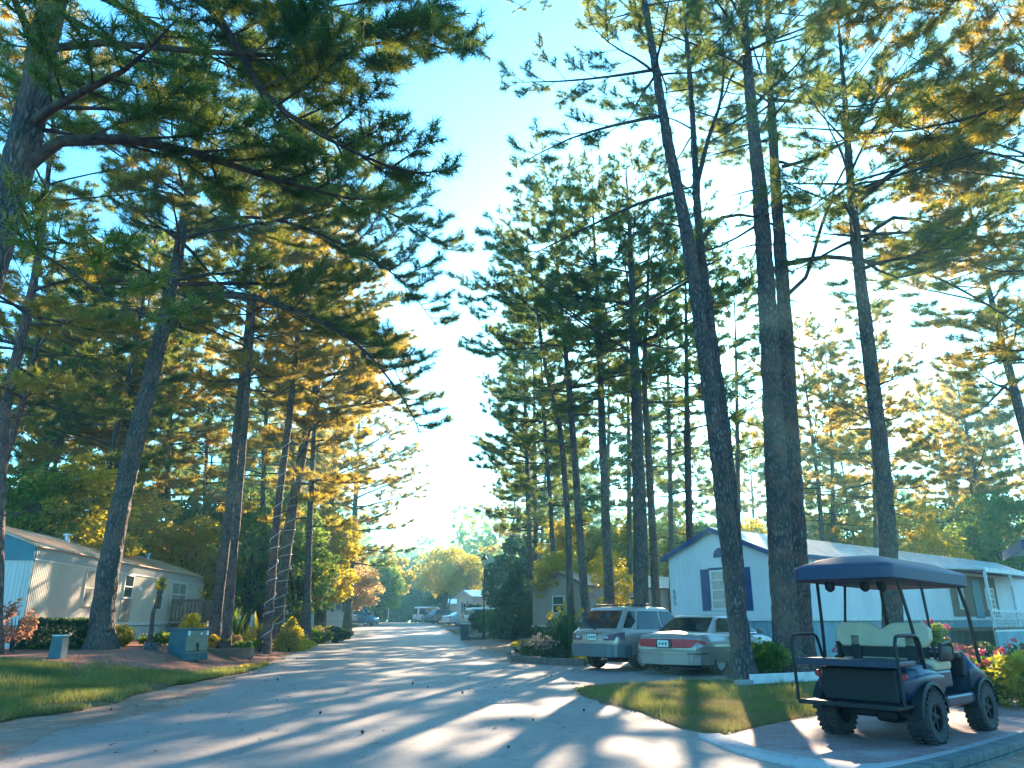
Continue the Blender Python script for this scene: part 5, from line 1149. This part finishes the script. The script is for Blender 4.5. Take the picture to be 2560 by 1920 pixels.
def straps(name, label, cat, loc, n, h, wd, m, seed, spread=.5, group=None, fl=None):
    rd = random.Random(seed); b = MB(); root = empty(name, loc, 0, label, cat, group)
    for i in range(n):
        a = rd.uniform(0, 6.28); l = h*rd.uniform(.55, 1.1); e = rd.uniform(.15, 1)*spread; p = Vector((rd.uniform(-.1, .1), rd.uniform(-.1, .1), 0))*h; pts = []
        for k in range(6):
            t = k/5; pts.append(p+Vector((math.cos(a)*e*l*t**1.6, math.sin(a)*e*l*t**1.6, l*(t-.25*e*t*t))))
        sd = Vector((-math.sin(a), math.cos(a), 0)); vs = []
        for k, q in enumerate(pts): w_ = wd*math.sin(math.pi*(.12+.86*k/5))/2; vs += [q-sd*w_, q+sd*w_]
        b.add(vs, [(2*k, 2*k+1, 2*k+3, 2*k+2) for k in range(5)])
    b.build('leaves', M[m], root)
    if fl:
        rg = np.random.default_rng(seed); cl = [((rd.uniform(-.35, .35)*h, rd.uniform(-.35, .35)*h, h*rd.uniform(.85, 1.1)), (.06, .06, .09), 16) for _ in range(fl[1])]
        V, Fq = leafcloud(cl, 0, .09, rg, 0); npmesh('flowers', V, Fq, M[fl[0]], root)
    return root
def gd(dx, Z, dz=0): x, y = dxy(dx, Z); return (x, y, H(x, y)+dz)
# left bed
foliage('hedge', 'dark clipped hedge against the near end of the trailer', 'hedge', gd(128, 22.2), (.85, .40, .82), 'leaf_dark', 10000, .06, 'box', 1, rz=ang)
foliage('shrub', 'yellow shrub between the big leaning pine and the trailer wall', 'shrub', gd(262, 24.5), (.50, .4, .72), 'leaf_yellow', 1800, .06, seed=2)
foliage('shrub', 'small red and orange leaved maple shrub at the left edge', 'shrub', gd(38, 20.5), (.55, .5, 1.45), 'leaf_red', 650, .07, seed=3, lumps=9)
foliage('shrub', 'yellow green shrub standing over the utility cabinet by the deck', 'shrub', gd(415, 24.5), (.42, .4, 1.15), 'leaf_yellow', 1900, .06, seed=4)
foliage('shrub', 'low green shrub at the trailer skirting left of the cabinet', 'shrub', gd(345, 24.5), (.6, .4, .5), 'leaf_green', 1100, .06, seed=5)
foliage('shrub', 'small dark shrub in the pine straw near the road', 'shrub', tuple(G(521, 1418)), (.48, .42, .55), 'leaf_green', 1300, .055, seed=6)
foliage('shrub', 'golden cone shaped shrub right of the thick wrapped pine', 'shrub', gd(631, 34), (.78, .7, 1.35), 'leaf_yellow', 3400, .07, 'cone', 7)
foliage('shrub', 'low yellow green shrub beside the golden cone', 'shrub', gd(655, 36), (.7, .6, .5), 'leaf_yellow', 1400, .07, seed=8)
foliage('shrub', 'rounded green shrub with flowers below the dark ivy trunk', 'shrub', gd(683, 40), (.95, .8, .95), 'leaf_green', 2400, .08, seed=9, flowers=('leaf_orange', 22, .1))
foliage('shrub', 'dark clipped oblong shrub at the road edge by the blue van', 'shrub', gd(727, 46), (1.05, .8, .98), 'leaf_dark', 3800, .08, seed=10)
foliage('shrub', 'yellow topped shrub behind the clipped oblong one', 'shrub', gd(700, 48), (1.0, .8, 1.0), 'leaf_yellow', 2000, .09, seed=11)
for i, (dx, Z, a_, h, m, lab) in enumerate([(478, 27, .5, .5, 'leaf_yellow', 'yellow flowering clump left in the flower bed'), (500, 28, .45, .55, 'leaf_orange', 'orange flowering clump behind the curved planter'), (528, 29, .5, .6, 'leaf_yellow', 'yellow clump behind the square planter'), (548, 30, .5, .55, 'leaf_green', 'green clump at the right end of the flower bed'), (556, 31, .3, .9, 'leaf_red', 'red leaved plant beside the wrapped pine')]):
    foliage('flower_clump', lab, 'flowers', gd(dx, Z, .05), (a_, a_*.8, h), m, 900, .06, seed=20+i, lumps=6)
straps('canna_plant', 'feathery green plant in the bed behind the flowers', 'plant', gd(510, 31), 46, 1.5, .07, 'leaf_green', 30)
straps('canna_plant', 'broad leaved bright green plant beside the thick wrapped pine', 'plant', gd(563, 31), 26, 1.6, .16, 'leaf_yellow', 31)
straps('canna_plant', 'small upright yellow green plant in the middle of the bed', 'plant', gd(535, 30), 20, 1.0, .1, 'leaf_yellow', 32, .3)
# planters
x, y, z = gd(494, 25.6); pr = empty('curved_planter', (x, y, z), .2, 'curved brown wooden planter in the flower bed', 'planter')
b = MB(); n = 16; vs = []; fs = []
for i in range(n+1):
    u = -1+2*i/n; w_ = .3*(1-u*u)**.5+.02; top = .26+.05*u*u; bt = .02+.14*u*u*u*u
    vs += [(u*.75, -w_, top), (u*.75, -w_*.6, bt), (u*.75, w_*.6, bt), (u*.75, w_, top), (u*.75, w_-.03, top), (u*.75, w_*.5-.01, bt+.08), (u*.75, -w_*.5+.01, bt+.08), (u*.75, -w_+.03, top)]
for i in range(n):
    for k in range(8): a = i*8+k; c = i*8+(k+1) % 8; fs.append((a, c, c+8, a+8))
b.add(vs, fs); b.build('trough', M['wood'], pr, True)
b = MB(); b.box((0, 0, .19), (1.2, .34, .06), b=.02); b.build('soil', M['mulch'], pr)
x, y, z = gd(530, 27); pr = empty('square_planter', (x, y, z), .3, 'square red brown planter right of the curved one', 'planter')
b = MB()
for (c, d) in (((0, -.3, .16), (.7, .04, .32)), ((0, .3, .16), (.7, .04, .32)), ((-.33, 0, .162), (.04, .56, .324)), ((.33, 0, .162), (.04, .56, .324))): b.box(c, d)
b.build('sides', M['straw'], pr); b = MB(); b.box((0, 0, .25), (.6, .54, .04)); b.build('soil', M['mulch'], pr)
# stump, young tree with creeper
x, y, z = gd(336, 22); st_ = MB(); st_.lathe([(.30, -.05), (.24, .06), (.22, .20), (.19, .21), (.05, .215)], 18); st_.v = [(v[0]*(1+.1*math.sin(5*math.atan2(v[1], v[0]))), v[1], v[2]) for v in st_.v]
tag(st_.build('tree_stump', M['bark'], None, True, (x, y, z)), 'low cut tree stump in the pine straw left of the cabinet', 'stump')
x, y, z = gd(328, 23.6); yt = empty('young_tree', (x, y, z), 0, 'thin crooked tree covered in yellow green creeper by the trailer wall', 'tree')
b = MB(); b.tube([(0, 0, -.05), (.03, 0, .5), (.0, 0, 1.0), (.12, 0, 1.5), (.16, 0, 1.95)], [.10, .07, .06, .06, .05], 8); b.build('trunk', M['bark'], yt, True)
V, Fq = leafcloud([((.14, 0, 1.85), (.16, .16, .24), 160), ((.08, 0, 1.4), (.08, .08, .2), 50)], 0, .06, np.random.default_rng(3), 0); npmesh('creeper', V, Fq, M['leaf_yellow'], yt)
# utility cabinet and pedestal
M['cab'] = mat('utility_green_paint', (.15, .17, .11), .5, col2=(.20, .21, .14), scale=5, bump=.1)  # cabinet door: its sunlit tone put into the colour
M['cab_side'] = mat('faded_green_paint', (.015, .07, .085), .5, col2=(.025, .10, .11), scale=4)  # cabinet housing: teal shade of the unlit face put into the colour
x, y, z = tuple(G(402, 1424)); uc = empty('utility_cabinet', (x, y, z-.02), R(-38), 'green metal utility cabinet with a padlocked door in the pine straw', 'utility box')
b = MB(); b.box((0, 0, .10), (.80, .80, .22), b=.01); b.build('plinth', M['cab_side'], uc)
b = MB(); b.box((0, 0, .50), (.74, .74, .60), b=.012); b.box((0, 0, .82), (.80, .80, .055), b=.015); b.build('housing', M['cab_side'], uc)
b = MB(); b.box((.385, 0, .515), (.03, .70, .54), b=.008); d_ = b.build('door', M['cab'], uc)
b = MB(); b.box((.412, .0, .40), (.03, .06, .12), b=.01); b.tube([(.43, -.02, .36), (.44, -.02, .30), (.44, .02, .30), (.43, .02, .36)], .008, 6); b.box((.44, 0, .27), (.03, .05, .05), b=.008); b.build('padlock', M['black_plastic'], d_)
for yy in (-.33, .33): b = MB(); b.box((.405, yy*.92, .72), (.012, .07, .12)); b.build('warning_sticker', M['trim_white'], d_)
b = MB(); b.box((.41, 0, .205), (.02, .78, .03)); b.box((.408, -.1, .1), (.012, .015, .14)); b.box((.408, .12, .1), (.012, .015, .14)); b.build('hasp_rail', M['cab'], uc)
b = MB(); b.lathe([(.035, 0), (.035, .006)], 14, (.402, .1, .70), 'x'); b.build('round_label', M['trim_white'], d_)
x, y, z = tuple(G(123, 1424)); pd = empty('utility_pedestal', (x, y, z-.02), -.2, 'short pale teal utility pedestal in front of the leaning pine', 'utility box')
b = MB(); b.prism([(-.15, 0), (.15, 0), (.12, .50), (-.12, .50)], .22, 'y', (0, -.11, 0)); b.build('cover', M['cab_side'], pd)
b = MB(); b.box((0, 0, .515), (.27, .25, .03), b=.01); b.build('cap', M['siding_pale'], pd)
# string lights
M['wire'] = mat('white_light_string', (.65, .58, .52), .5)
for (tr_, lab, h0, h1) in ((LX, 'string of white lights wound round the thick leaning pine', .6, 8.5), (LW, 'string of white lights wound round the slim pine', .6, 9.0)):
    root_, sm_, rs_ = tr_; b = MB(); pts = []; z_ = sm_[1].z
    hh = h0; base_z = sm_[0].z
    while hh < h1:
        i = next(i for i in range(len(sm_)-1) if sm_[i+1].z-base_z > hh); f_ = (hh-(sm_[i].z-base_z))/(sm_[i+1].z-sm_[i].z); f_ = max(0, min(1, f_))
        p = sm_[i].lerp(sm_[i+1], f_); r2 = rs_[i]*(1-f_)+rs_[i+1]*f_+.035; a = hh/.62*2*math.pi; pts.append((p.x+r2*math.cos(a), p.y+r2*math.sin(a), p.z+.12*math.sin(a*.5))); hh += .03
    b.tube(pts, .013, 5)
    o = b.build('light_string', M['wire']); tag(o, lab, 'string lights')
# street sign on the left
x, y, z = gd(694, 62); sg_ = empty('street_sign', (x, y, z), 0, 'green street name sign on a thin pole at left', 'street sign')
b = MB(); b.tube([(0, 0, 0), (0, 0, 2.15)], .035, 8); b.build('pole', M['roof_metal'], sg_)
M['sign_green'] = mat('sign_green', (.02, .13, .07), .4)
b = MB(); b.box((0, 0, 2.25), (.95, .03, .2), b=.01); b.build('sign_board', M['sign_green'], sg_); b = MB(); b.box((0, 0, 2.05), (.06, .75, .18), b=.01); b.build('sign_board', M['sign_green'], sg_)
# street lamp
x, y, z = gd(1045, 53, -.02); lp = empty('street_lamp', (x, y, z), 0, 'black post lamp with a lantern head right of the road', 'street lamp'); BP = M['black_plastic']
b = MB(); b.lathe([(.16, 0), (.16, .12), (.10, .18), (.09, .7), (.06, .78), (.05, 2.5), (.042, 4.75), (.06, 4.8), (.05, 4.86)], 14); b.build('post', BP, lp, True)
M['lamp_glass'] = mat('frosted_lamp_glass', (.7, .68, .6), .3)
b = MB(); b.lathe([(.10, 4.86), (.17, 5.2), (.165, 5.24)], 6); b.build('lantern_glass', M['lamp_glass'], lp)
b = MB(); b.lathe([(.26, 5.22), (.24, 5.26), (.10, 5.44), (.03, 5.50), (.03, 5.58), (.004, 5.64)], 12); b.build('lantern_roof', BP, lp, True)
b = MB()
for k in range(6): a = 2*math.pi*k/6; b.tube([(.105*math.cos(a), .105*math.sin(a), 4.86), (.178*math.cos(a), .178*math.sin(a), 5.23)], .01, 4)
b.build('lantern_frame', BP, lp)
# bins
M['bin'] = mat('dark_bin_plastic', (.015, .05, .07), .45)
x, y, z = gd(1005, 49.5); bn = empty('wheeled_bin', (x, y, z), -.25, 'dark wheeled rubbish bin standing at the right road edge', 'bin')
b = MB(); vs = []
for (hw_, hd_, zz) in ((.22, .24, .05), (.29, .33, .98)): vs += [(-hw_, -hd_, zz), (hw_, -hd_, zz), (hw_, hd_, zz), (-hw_, hd_, zz)]
b.add(vs, [(3, 2, 1, 0), (4, 5, 6, 7), (0, 1, 5, 4), (1, 2, 6, 5), (2, 3, 7, 6), (3, 0, 4, 7)]); b.box((0, -.34, .94), (.62, .05, .07), b=.01); b.build('body', M['bin'], bn)
b = MB(); b.box((0, 0, 1.02), (.64, .74, .07), b=.03); b.build('lid', M['roof_metal'], bn); b = MB(); b.tube([(-.28, .40, 1.0), (.28, .40, 1.0)], .02, 8); b.build('handle', M['bin'], bn)
for sg in (-1, 1): b = MB(); b.lathe([(.02, -.03), (.12, -.03), (.12, .03), (.02, .03)], 18, (sg*.26, .26, .12), 'x'); b.build('wheel', M['rubber'], bn, True)
x, y, z = gd(1155, 55); tb = empty('barrel', (x, y, z), 0, 'blue barrel in front of the pointed evergreen', 'barrel')
b = MB(); b.lathe([(.26, 0), (.30, .1), (.31, .45), (.30, .8), (.27, .88)], 20); b.lathe([(.318, .28), (.325, .3), (.318, .32)], 20); b.lathe([(.318, .58), (.325, .6), (.318, .62)], 20); b.build('body', M['paint_blue'], tb, True)
b = MB(); b.box((.5, 0, .45), (.1, .1, .95), b=.01); tag(b.build('post', M['trim_white'], None, loc=(x+.4, y, z)), 'short white marker post beside the blue barrel', 'post')
# evergreens and clipped bushes at right
foliage('pointed_evergreen', 'tall dark pointed evergreen behind the blue barrel', 'tree', gd(1112, 50), (1.55, 1.5, 4.9), 'leaf_dark', 11000, .13, 'cone', 41, lumps=22)
foliage('shrub', 'sunlit green shrub right of the pointed evergreen', 'shrub', gd(1172, 50), (.9, .9, 2.6), 'leaf_green', 3600, .12, seed=42)
foliage('clipped_bush', 'round dark clipped bush left of the street lamp', 'shrub', gd(1037, 60, .25), (.95, .95, 1.7), 'leaf_dark', 5000, .09, seed=43)
foliage('clipped_bush', 'smaller round clipped bush behind the white sedan', 'shrub', gd(1024, 80, .8), (.95, .95, 1.6), 'leaf_dark', 3000, .11, seed=44)
foliage('shrub', 'wide green shrub right behind the street lamp', 'shrub', gd(1068, 58), (1.4, 1.1, 2.0), 'leaf_green', 4800, .1, seed=45)
straps('pampas_grass', 'pale pampas grass above the far parked cars', 'plant', gd(936, 108), 70, 2.6, .16, 'leaf_orange', 46, .7)
lily = gd(1224, 27.0); straps('lily_plant', 'tall dark green lily plants with yellow tips left of the four wheel drive', 'plant', lily, 60, 1.65, .24, 'leaf_dark', 47, .38, fl=('leaf_yellow', 7))
foliage('shrub', 'dark purple shrub with pale pink tips in the timber edged bed', 'shrub', gd(1165, 26.5), (.72, .6, .78), 'leaf_dark', 2600, .055, seed=48, flowers=('leaf_pale', 80, .10))
foliage('shrub', 'low dark shrub between the purple shrub and the lilies', 'shrub', gd(1195, 26.3), (.5, .5, .65), 'leaf_dark', 1300, .055, seed=49)
te = empty('timber_edging', tuple(G(1108, 1424)), 0, 'dark timber edging round the bed beside the driveway', 'garden edging'); t0 = G(1108, 1424)
for (a_, c_) in (((1104, 1409), (1110, 1429)), ((1110, 1430), (1186, 1437)), ((1186, 1437), (1264, 1440)), ((1104, 1409), (1190, 1404))):
    p, q = G(*a_)-t0, G(*c_)-t0; d = q-p; b = MB(); b.box(((p.x+q.x)/2, (p.y+q.y)/2, .10), (d.length, .14, .22), rz=math.atan2(d.y, d.x), b=.015); b.build('timber', M['timber'], te)
# right foreground: bush, white plank, roses
foliage('shrub', 'loose yellow green shrub at the foot of the two thick pines', 'shrub', tuple(G(1664, 1466)), (.56, .5, .9), 'leaf_green', 3800, .05, seed=50, flowers=('leaf_yellow', 40, .08))
foliage('shrub', 'low leafy shrub around the base of the tall leaning pine', 'shrub', tuple(G(1630, 1462)), (.3, .3, .5), 'leaf_dark', 700, .05, seed=51)
p, q = G(1622, 1487), G(1795, 1478); d = q-p; pk = empty('plank_edging', (p.x, p.y, p.z), math.atan2(d.y, d.x), 'white painted plank on edge behind the golf cart', 'garden edging')
b = MB(); b.box((d.length/2, 0, .17), (d.length, .045, .19), b=.008); b.build('plank', M['trim_white'], pk)
for u in (.12, d.length*.5, d.length-.12): b = MB(); b.box((u, .06, .1), (.09, .07, .26)); b.build('stake', M['wood'], pk)
b = MB(); b.box((-.12, .05, .07), (.34, .2, .18), b=.015); b.build('concrete_block', M['conc'], pk)
for i, (dx, Z, a_, h, m, lab, nf) in enumerate([(2010, 14.5, .45, 1.3, 'leaf_green', 'rose bush with red blooms right beside the golf cart', 16), (2105, 13.2, .7, .85, 'leaf_green', 'leafy rose bush in the middle of the right edge bed', 12), (2190, 12.6, .75, .9, 'leaf_yellow', 'yellowish rose bush at the right edge', 14), (2150, 16.5, .8, .95, 'leaf_dark', 'dark rose bush in front of the porch lattice', 14), (1960, 18.5, .6, 1.0, 'leaf_green', 'rose bush seen through the golf cart', 16), (2070, 17.0, .6, .9, 'leaf_red', 'reddish leaved bush between the roses', 6), (1850, 21.5, .7, .9, 'leaf_green', 'low plants with pink blooms along the white home', 16)]):
    foliage('rose_bush', lab, 'shrub', gd(dx, Z), (a_, a_, h), m, 3000, .055, seed=60+i, flowers=('leaf_pink', nf, .10), group='rose bushes beside the golf cart')
for dx, Z, a_, h, lab in ((1196, 33, 1.0, 1.5, 'dark shrub left in front of the tan home'), (1240, 32, .9, 1.3, 'dark shrub in front of the middle of the tan home wall')):
    foliage('shrub', lab, 'shrub', gd(dx, Z), (a_, a_*.8, h), 'leaf_dark', 4200, .08, seed=int(dx))
x, y = dxy(1330, 34); broadleaf(x, y, 4.6, 1.7, 'leaf_yellow', 333, 'small thin yellow leaved tree in front of the tan home', 1500, .12, trunk=.05, nclump=16, low=.3, multi=3)
for x, y, lab in ((-5.5, 136, 'left of three dark bush masses at the road end'), (-1, 138, 'middle of three dark bush masses at the road end'), (3.8, 137, 'right of three dark bush masses at the road end')):
    foliage('bush', lab, 'shrub', (x, y, H(x, y)-.4), (3.0, 2, 4.2), 'leaf_dark', 3000, .35, seed=int(x+50))
# manhole
x, y, z = tuple(G(1074, 1517)); b = MB(); b.lathe([(.36, 0), (.36, .012), (.345, .018), (.33, .014), (.02, .015)], 36)
for k in range(6):
    for j in range(6):
        u, v = -.22+.088*k, -.22+.088*j
        if u*u+v*v < .07: b.box((u, v, .02), (.045, .045, .008))
tag(b.build('manhole_cover', M['conc'], None, True, (x, y, z+.015)), 'round pale manhole cover in the road', 'manhole cover')
# brick pad with kerb
def brickmat():
    m = bpy.data.materials.new('brick_pavers'); m.use_nodes = True; t = m.node_tree; N = t.nodes; L = t.links; b = N['Principled BSDF']
    g = N.new('ShaderNodeNewGeometry'); mp = N.new('ShaderNodeMapping'); mp.inputs['Rotation'].default_value = (0, 0, .5); br = N.new('ShaderNodeTexBrick'); L.new(g.outputs['Position'], mp.inputs[0]); L.new(mp.outputs[0], br.inputs[0])
    br.inputs['Color1'].default_value = (.25, .13, .12, 1); br.inputs['Color2'].default_value = (.34, .20, .18, 1); br.inputs['Mortar'].default_value = (.13, .12, .12, 1); br.inputs['Scale'].default_value = 1
    br.inputs['Brick Width'].default_value = .2; br.inputs['Row Height'].default_value = .1; br.inputs['Mortar Size'].default_value = .006
    n = N.new('ShaderNodeTexNoise'); n.inputs['Scale'].default_value = 1.6; n.inputs['Detail'].default_value = 6; L.new(g.outputs['Position'], n.inputs[0]); r = N.new('ShaderNodeMapRange'); r.inputs[1].default_value = .5; r.inputs[2].default_value = .7; r.inputs[4].default_value = .6; L.new(n.outputs['Fac'], r.inputs[0])
    x = N.new('ShaderNodeMix'); x.data_type = 'RGBA'; x.inputs[7].default_value = (.38, .34, .32, 1); L.new(r.outputs[0], x.inputs[0]); L.new(br.outputs[0], x.inputs[6]); L.new(x.outputs[2], b.inputs['Base Color'])
    bp = N.new('ShaderNodeBump'); bp.inputs['Distance'].default_value = .008; bp.invert = True; L.new(br.outputs['Fac'], bp.inputs['Height']); L.new(bp.outputs[0], b.inputs['Normal']); b.inputs['Roughness'].default_value = .8
    return m
M['brick'] = brickmat()
front = smooth_path([Vector(v) for v in (G(1556, 1597), G(1640, 1628), G(1740, 1652), G(1850, 1664), G(1950, 1657), G(2050, 1634), G(2150, 1604), G(2260, 1572))], .25)
back = [G(*q) for q in ((2330, 1540), (2212, 1512), (2100, 1500), (1980, 1500), (1870, 1518), (1790, 1546), (1700, 1562), (1600, 1585))]
pad = [(p.x, p.y) for p in front]+[(p.x, p.y) for p in back]
b = MB(); n = len(pad); vs = [(x, y, .03) for x, y in pad]+[(x, y, -.02) for x, y in pad]; b.add(vs, [tuple(range(n)), tuple(range(n, 2*n))[::-1]]+[(i, (i+1) % n, n+(i+1) % n, n+i) for i in range(n)])
tag(b.build('brick_pavement', M['brick']), kind='structure')
b = MB(); vs = []; fs = []
for i, p in enumerate(front):
    d = (front[min(i+1, len(front)-1)]-front[max(0, i-1)]).normalized(); nr = Vector((d.y, -d.x, 0)); j_ = .012*noise.noise(Vector((p.x*3, p.y*3, 1)))
    for (o_, z_) in ((-.02, -.03), (-.02, .045), (.0, .058+j_), (.24, .05+j_), (.27, .035), (.28, -.03)): q = p+nr*(o_); vs.append((q.x, q.y, z_))
for i in range(len(front)-1):
    for k in range(5): a = i*6+k; fs.append((a, a+1, a+7, a+6))
b.add(vs, fs); M['kerb'] = shadermix('painted_kerb', [((.42, .40, .38), 0, 0, 0), ((.36, .34, .33), 3, .45, .65), ((.16, .15, .15), 12, .58, .72)])
tag(b.build('kerb', M['kerb'], None, True), kind='structure')
# low block wall round the corner of the pad
bw = [G(*q) for q in ((1790, 1700), (1900, 1690), (2010, 1668), (2120, 1636), (2230, 1600), (2330, 1566))]; bw = smooth_path(bw, .2); b = MB(); acc = 0
for row in range(2):
    L_ = 0; last = None
    for i in range(1, len(bw)):
        pass
    s_ = 0.0; pts = bw; tot = sum((pts[i+1]-pts[i]).length for i in range(len(pts)-1)); u = .18*row
    while u < tot-.36:
        def pt(s):
            k = 0
            while k < len(pts)-2 and s > (pts[k+1]-pts[k]).length: s -= (pts[k+1]-pts[k]).length; k += 1
            return pts[k].lerp(pts[k+1], min(1, s/max(1e-6, (pts[k+1]-pts[k]).length)))
        a_, c_ = pt(u), pt(u+.35); m_ = (a_+c_)/2; d = c_-a_; b.box((m_.x, m_.y, -.08+.085*row+.03), (d.length, .2, .08), rz=math.atan2(d.y, d.x), b=.01); u += .36
M['block'] = mat('mossy_blocks', (.06, .085, .08), .85, col2=(.14, .15, .14), scale=5, bump=.5)  # plain dark teal blocks, tone mottled by noise
tag(b.build('block_wall', M['block']), 'low dark block edging below the kerb at the bottom right corner', 'garden edging')
# leaf litter and cones
def litter(poly, n, m, seed, size):
    rg = np.random.default_rng(seed); cl = []
    pa = np.array([q[:2] for q in poly]); lo, hi = pa.min(0), pa.max(0)
    while len(cl) < n:
        x, y = rg.uniform(lo[0], hi[0]), rg.uniform(lo[1], hi[1])
        if inside((x, y), poly): cl.append(((x, y, H(x, y)+.035), (.05, .05, .012), 2))
    V, Fq = leafcloud(cl, 0, size, rg, 0); c = np.repeat(V.reshape(4, -1, 3).mean(0)[None], 4, 0).reshape(-1, 3); V[:, 2] = c[:, 2]+(V[:, 2]-c[:, 2])*.25; return V, Fq
V, Fq = litter(g2((1235, 1500), (1250, 1484), (1330, 1482), (1400, 1500), (1330, 1512), (1290, 1508)), 420, 0, 71, .06); tag(npmesh('fallen_leaves', V, Fq, M['leaf_orange']), 'fallen orange leaves at the tip of the right lawn', 'fallen leaves', kind='stuff')
V, Fq = litter(lawn_right, 700, 0, 72, .05); tag(npmesh('fallen_leaves', V, Fq, M['straw']), 'brown fallen leaves scattered over the right lawn', 'fallen leaves', kind='stuff')
V, Fq = litter([(-4.3, 8), (-4.2, 24), (-4.8, 40), (3.8, 40), (5.5, 19), (4, 10)], 420, 0, 73, .045); V[:, 2] -= .012; tag(npmesh('fallen_leaves', V, Fq, M['straw']), 'few dry leaves and needles on the road', 'fallen leaves', kind='stuff')
b = MB(); b.lathe([(.005, 0), (.022, .006), (.03, .02), (.028, .038), (.015, .055), (.003, .062)], 10)
for k in range(5):
    for j in range(7): a = 2*math.pi*j/7+k*.4; rr = (.024, .031, .030, .024, .014)[k]; b.box((rr*math.cos(a), rr*math.sin(a), .010+.011*k), (.014, .012, .004), rz=a, ry=-.5)
M['cone'] = mat('pine_cone', (.07, .04, .03), .8); co = b.build('pine_cone', M['cone']); rd = random.Random(9)
spots_ = [(1290, 1512), (1325, 1518), (1360, 1525), (1405, 1535), (1240, 1480), (1150, 1560), (1490, 1560), (1370, 1430), (1320, 1492), (890, 1480), (922, 1487), (1000, 1500), (780, 1590), (690, 1545), (600, 1472), (620, 1462), (560, 1452), (640, 1426), (700, 1412), (470, 1440), (240, 1538), (540, 1430), (655, 1447), (1190, 1462), (1420, 1552), (1260, 1540), (1540, 1570), (1100, 1620)]
for i, q in enumerate(spots_):
    o = co if i == 0 else co.copy()
    if i: C.objects.link(o)
    p = G(*q); s = rd.uniform(.4, .7); o.location = (p.x, p.y, H(p.x, p.y)+.03*s+(.012 if p.x > -4.4 else .02)); o.scale = (s, s, s); o.rotation_euler = (rd.uniform(1.2, 1.9), 0, rd.uniform(0, 6.28))
    left = p.x < -4.3; tag(o, 'small brown pine cone lying in the left verge' if left else 'small brown pine cone lying on the asphalt', 'pine cone', 'pine cones in the left verge' if left else 'pine cones on the asphalt')
# hook post at the far left roadside
x, y, z = gd(838, 100); b = MB(); b.tube([(0, 0, 0), (0, 0, 1.7), (-.06, 0, 1.95), (-.2, 0, 2.02)], [.05, .05, .045, .03], 8); tag(b.build('marker_post', M['trim_white'], None, True, (x, y, z)), 'curved white post at the far left road edge', 'post')
# needles and sand drifted along both pavement edges
edgeL = [(-4.75, 6), (-4.7, 14), (-4.2, 20), (-4.9, 30), (-5.2, 40), (-4.5, 40), (-4.2, 30), (-3.5, 20), (-3.8, 14), (-3.9, 6)]
edgeR = [(3.2, 24), (4.2, 24), (4.3, 45), (3.3, 45)]
tag(blades('pine_straw', [edgeL, edgeR], 9000, .10, .007, M['straw'], 81, flat=True), 'dry needles drifted along the pavement edges', 'pine straw', kind='stuff')
# ---------------- haze ----------------
HAZE = .0013
hz = MB(); hz.box((20, 334, 18.5), (566, 740, 43)); hzm = bpy.data.materials.new('haze_air'); hzm.use_nodes = True; t = hzm.node_tree; t.nodes.remove(t.nodes['Principled BSDF'])
pv = t.nodes.new('ShaderNodeVolumePrincipled'); pv.inputs['Color'].default_value = (.28, .78, .92, 1); pv.inputs['Density'].default_value = HAZE; pv.inputs['Anisotropy'].default_value = .5
t.links.new(pv.outputs[0], t.nodes['Material Output'].inputs['Volume'])
tag(hz.build('haze', hzm), 'thin blue morning haze over the whole street', 'haze', kind='stuff')
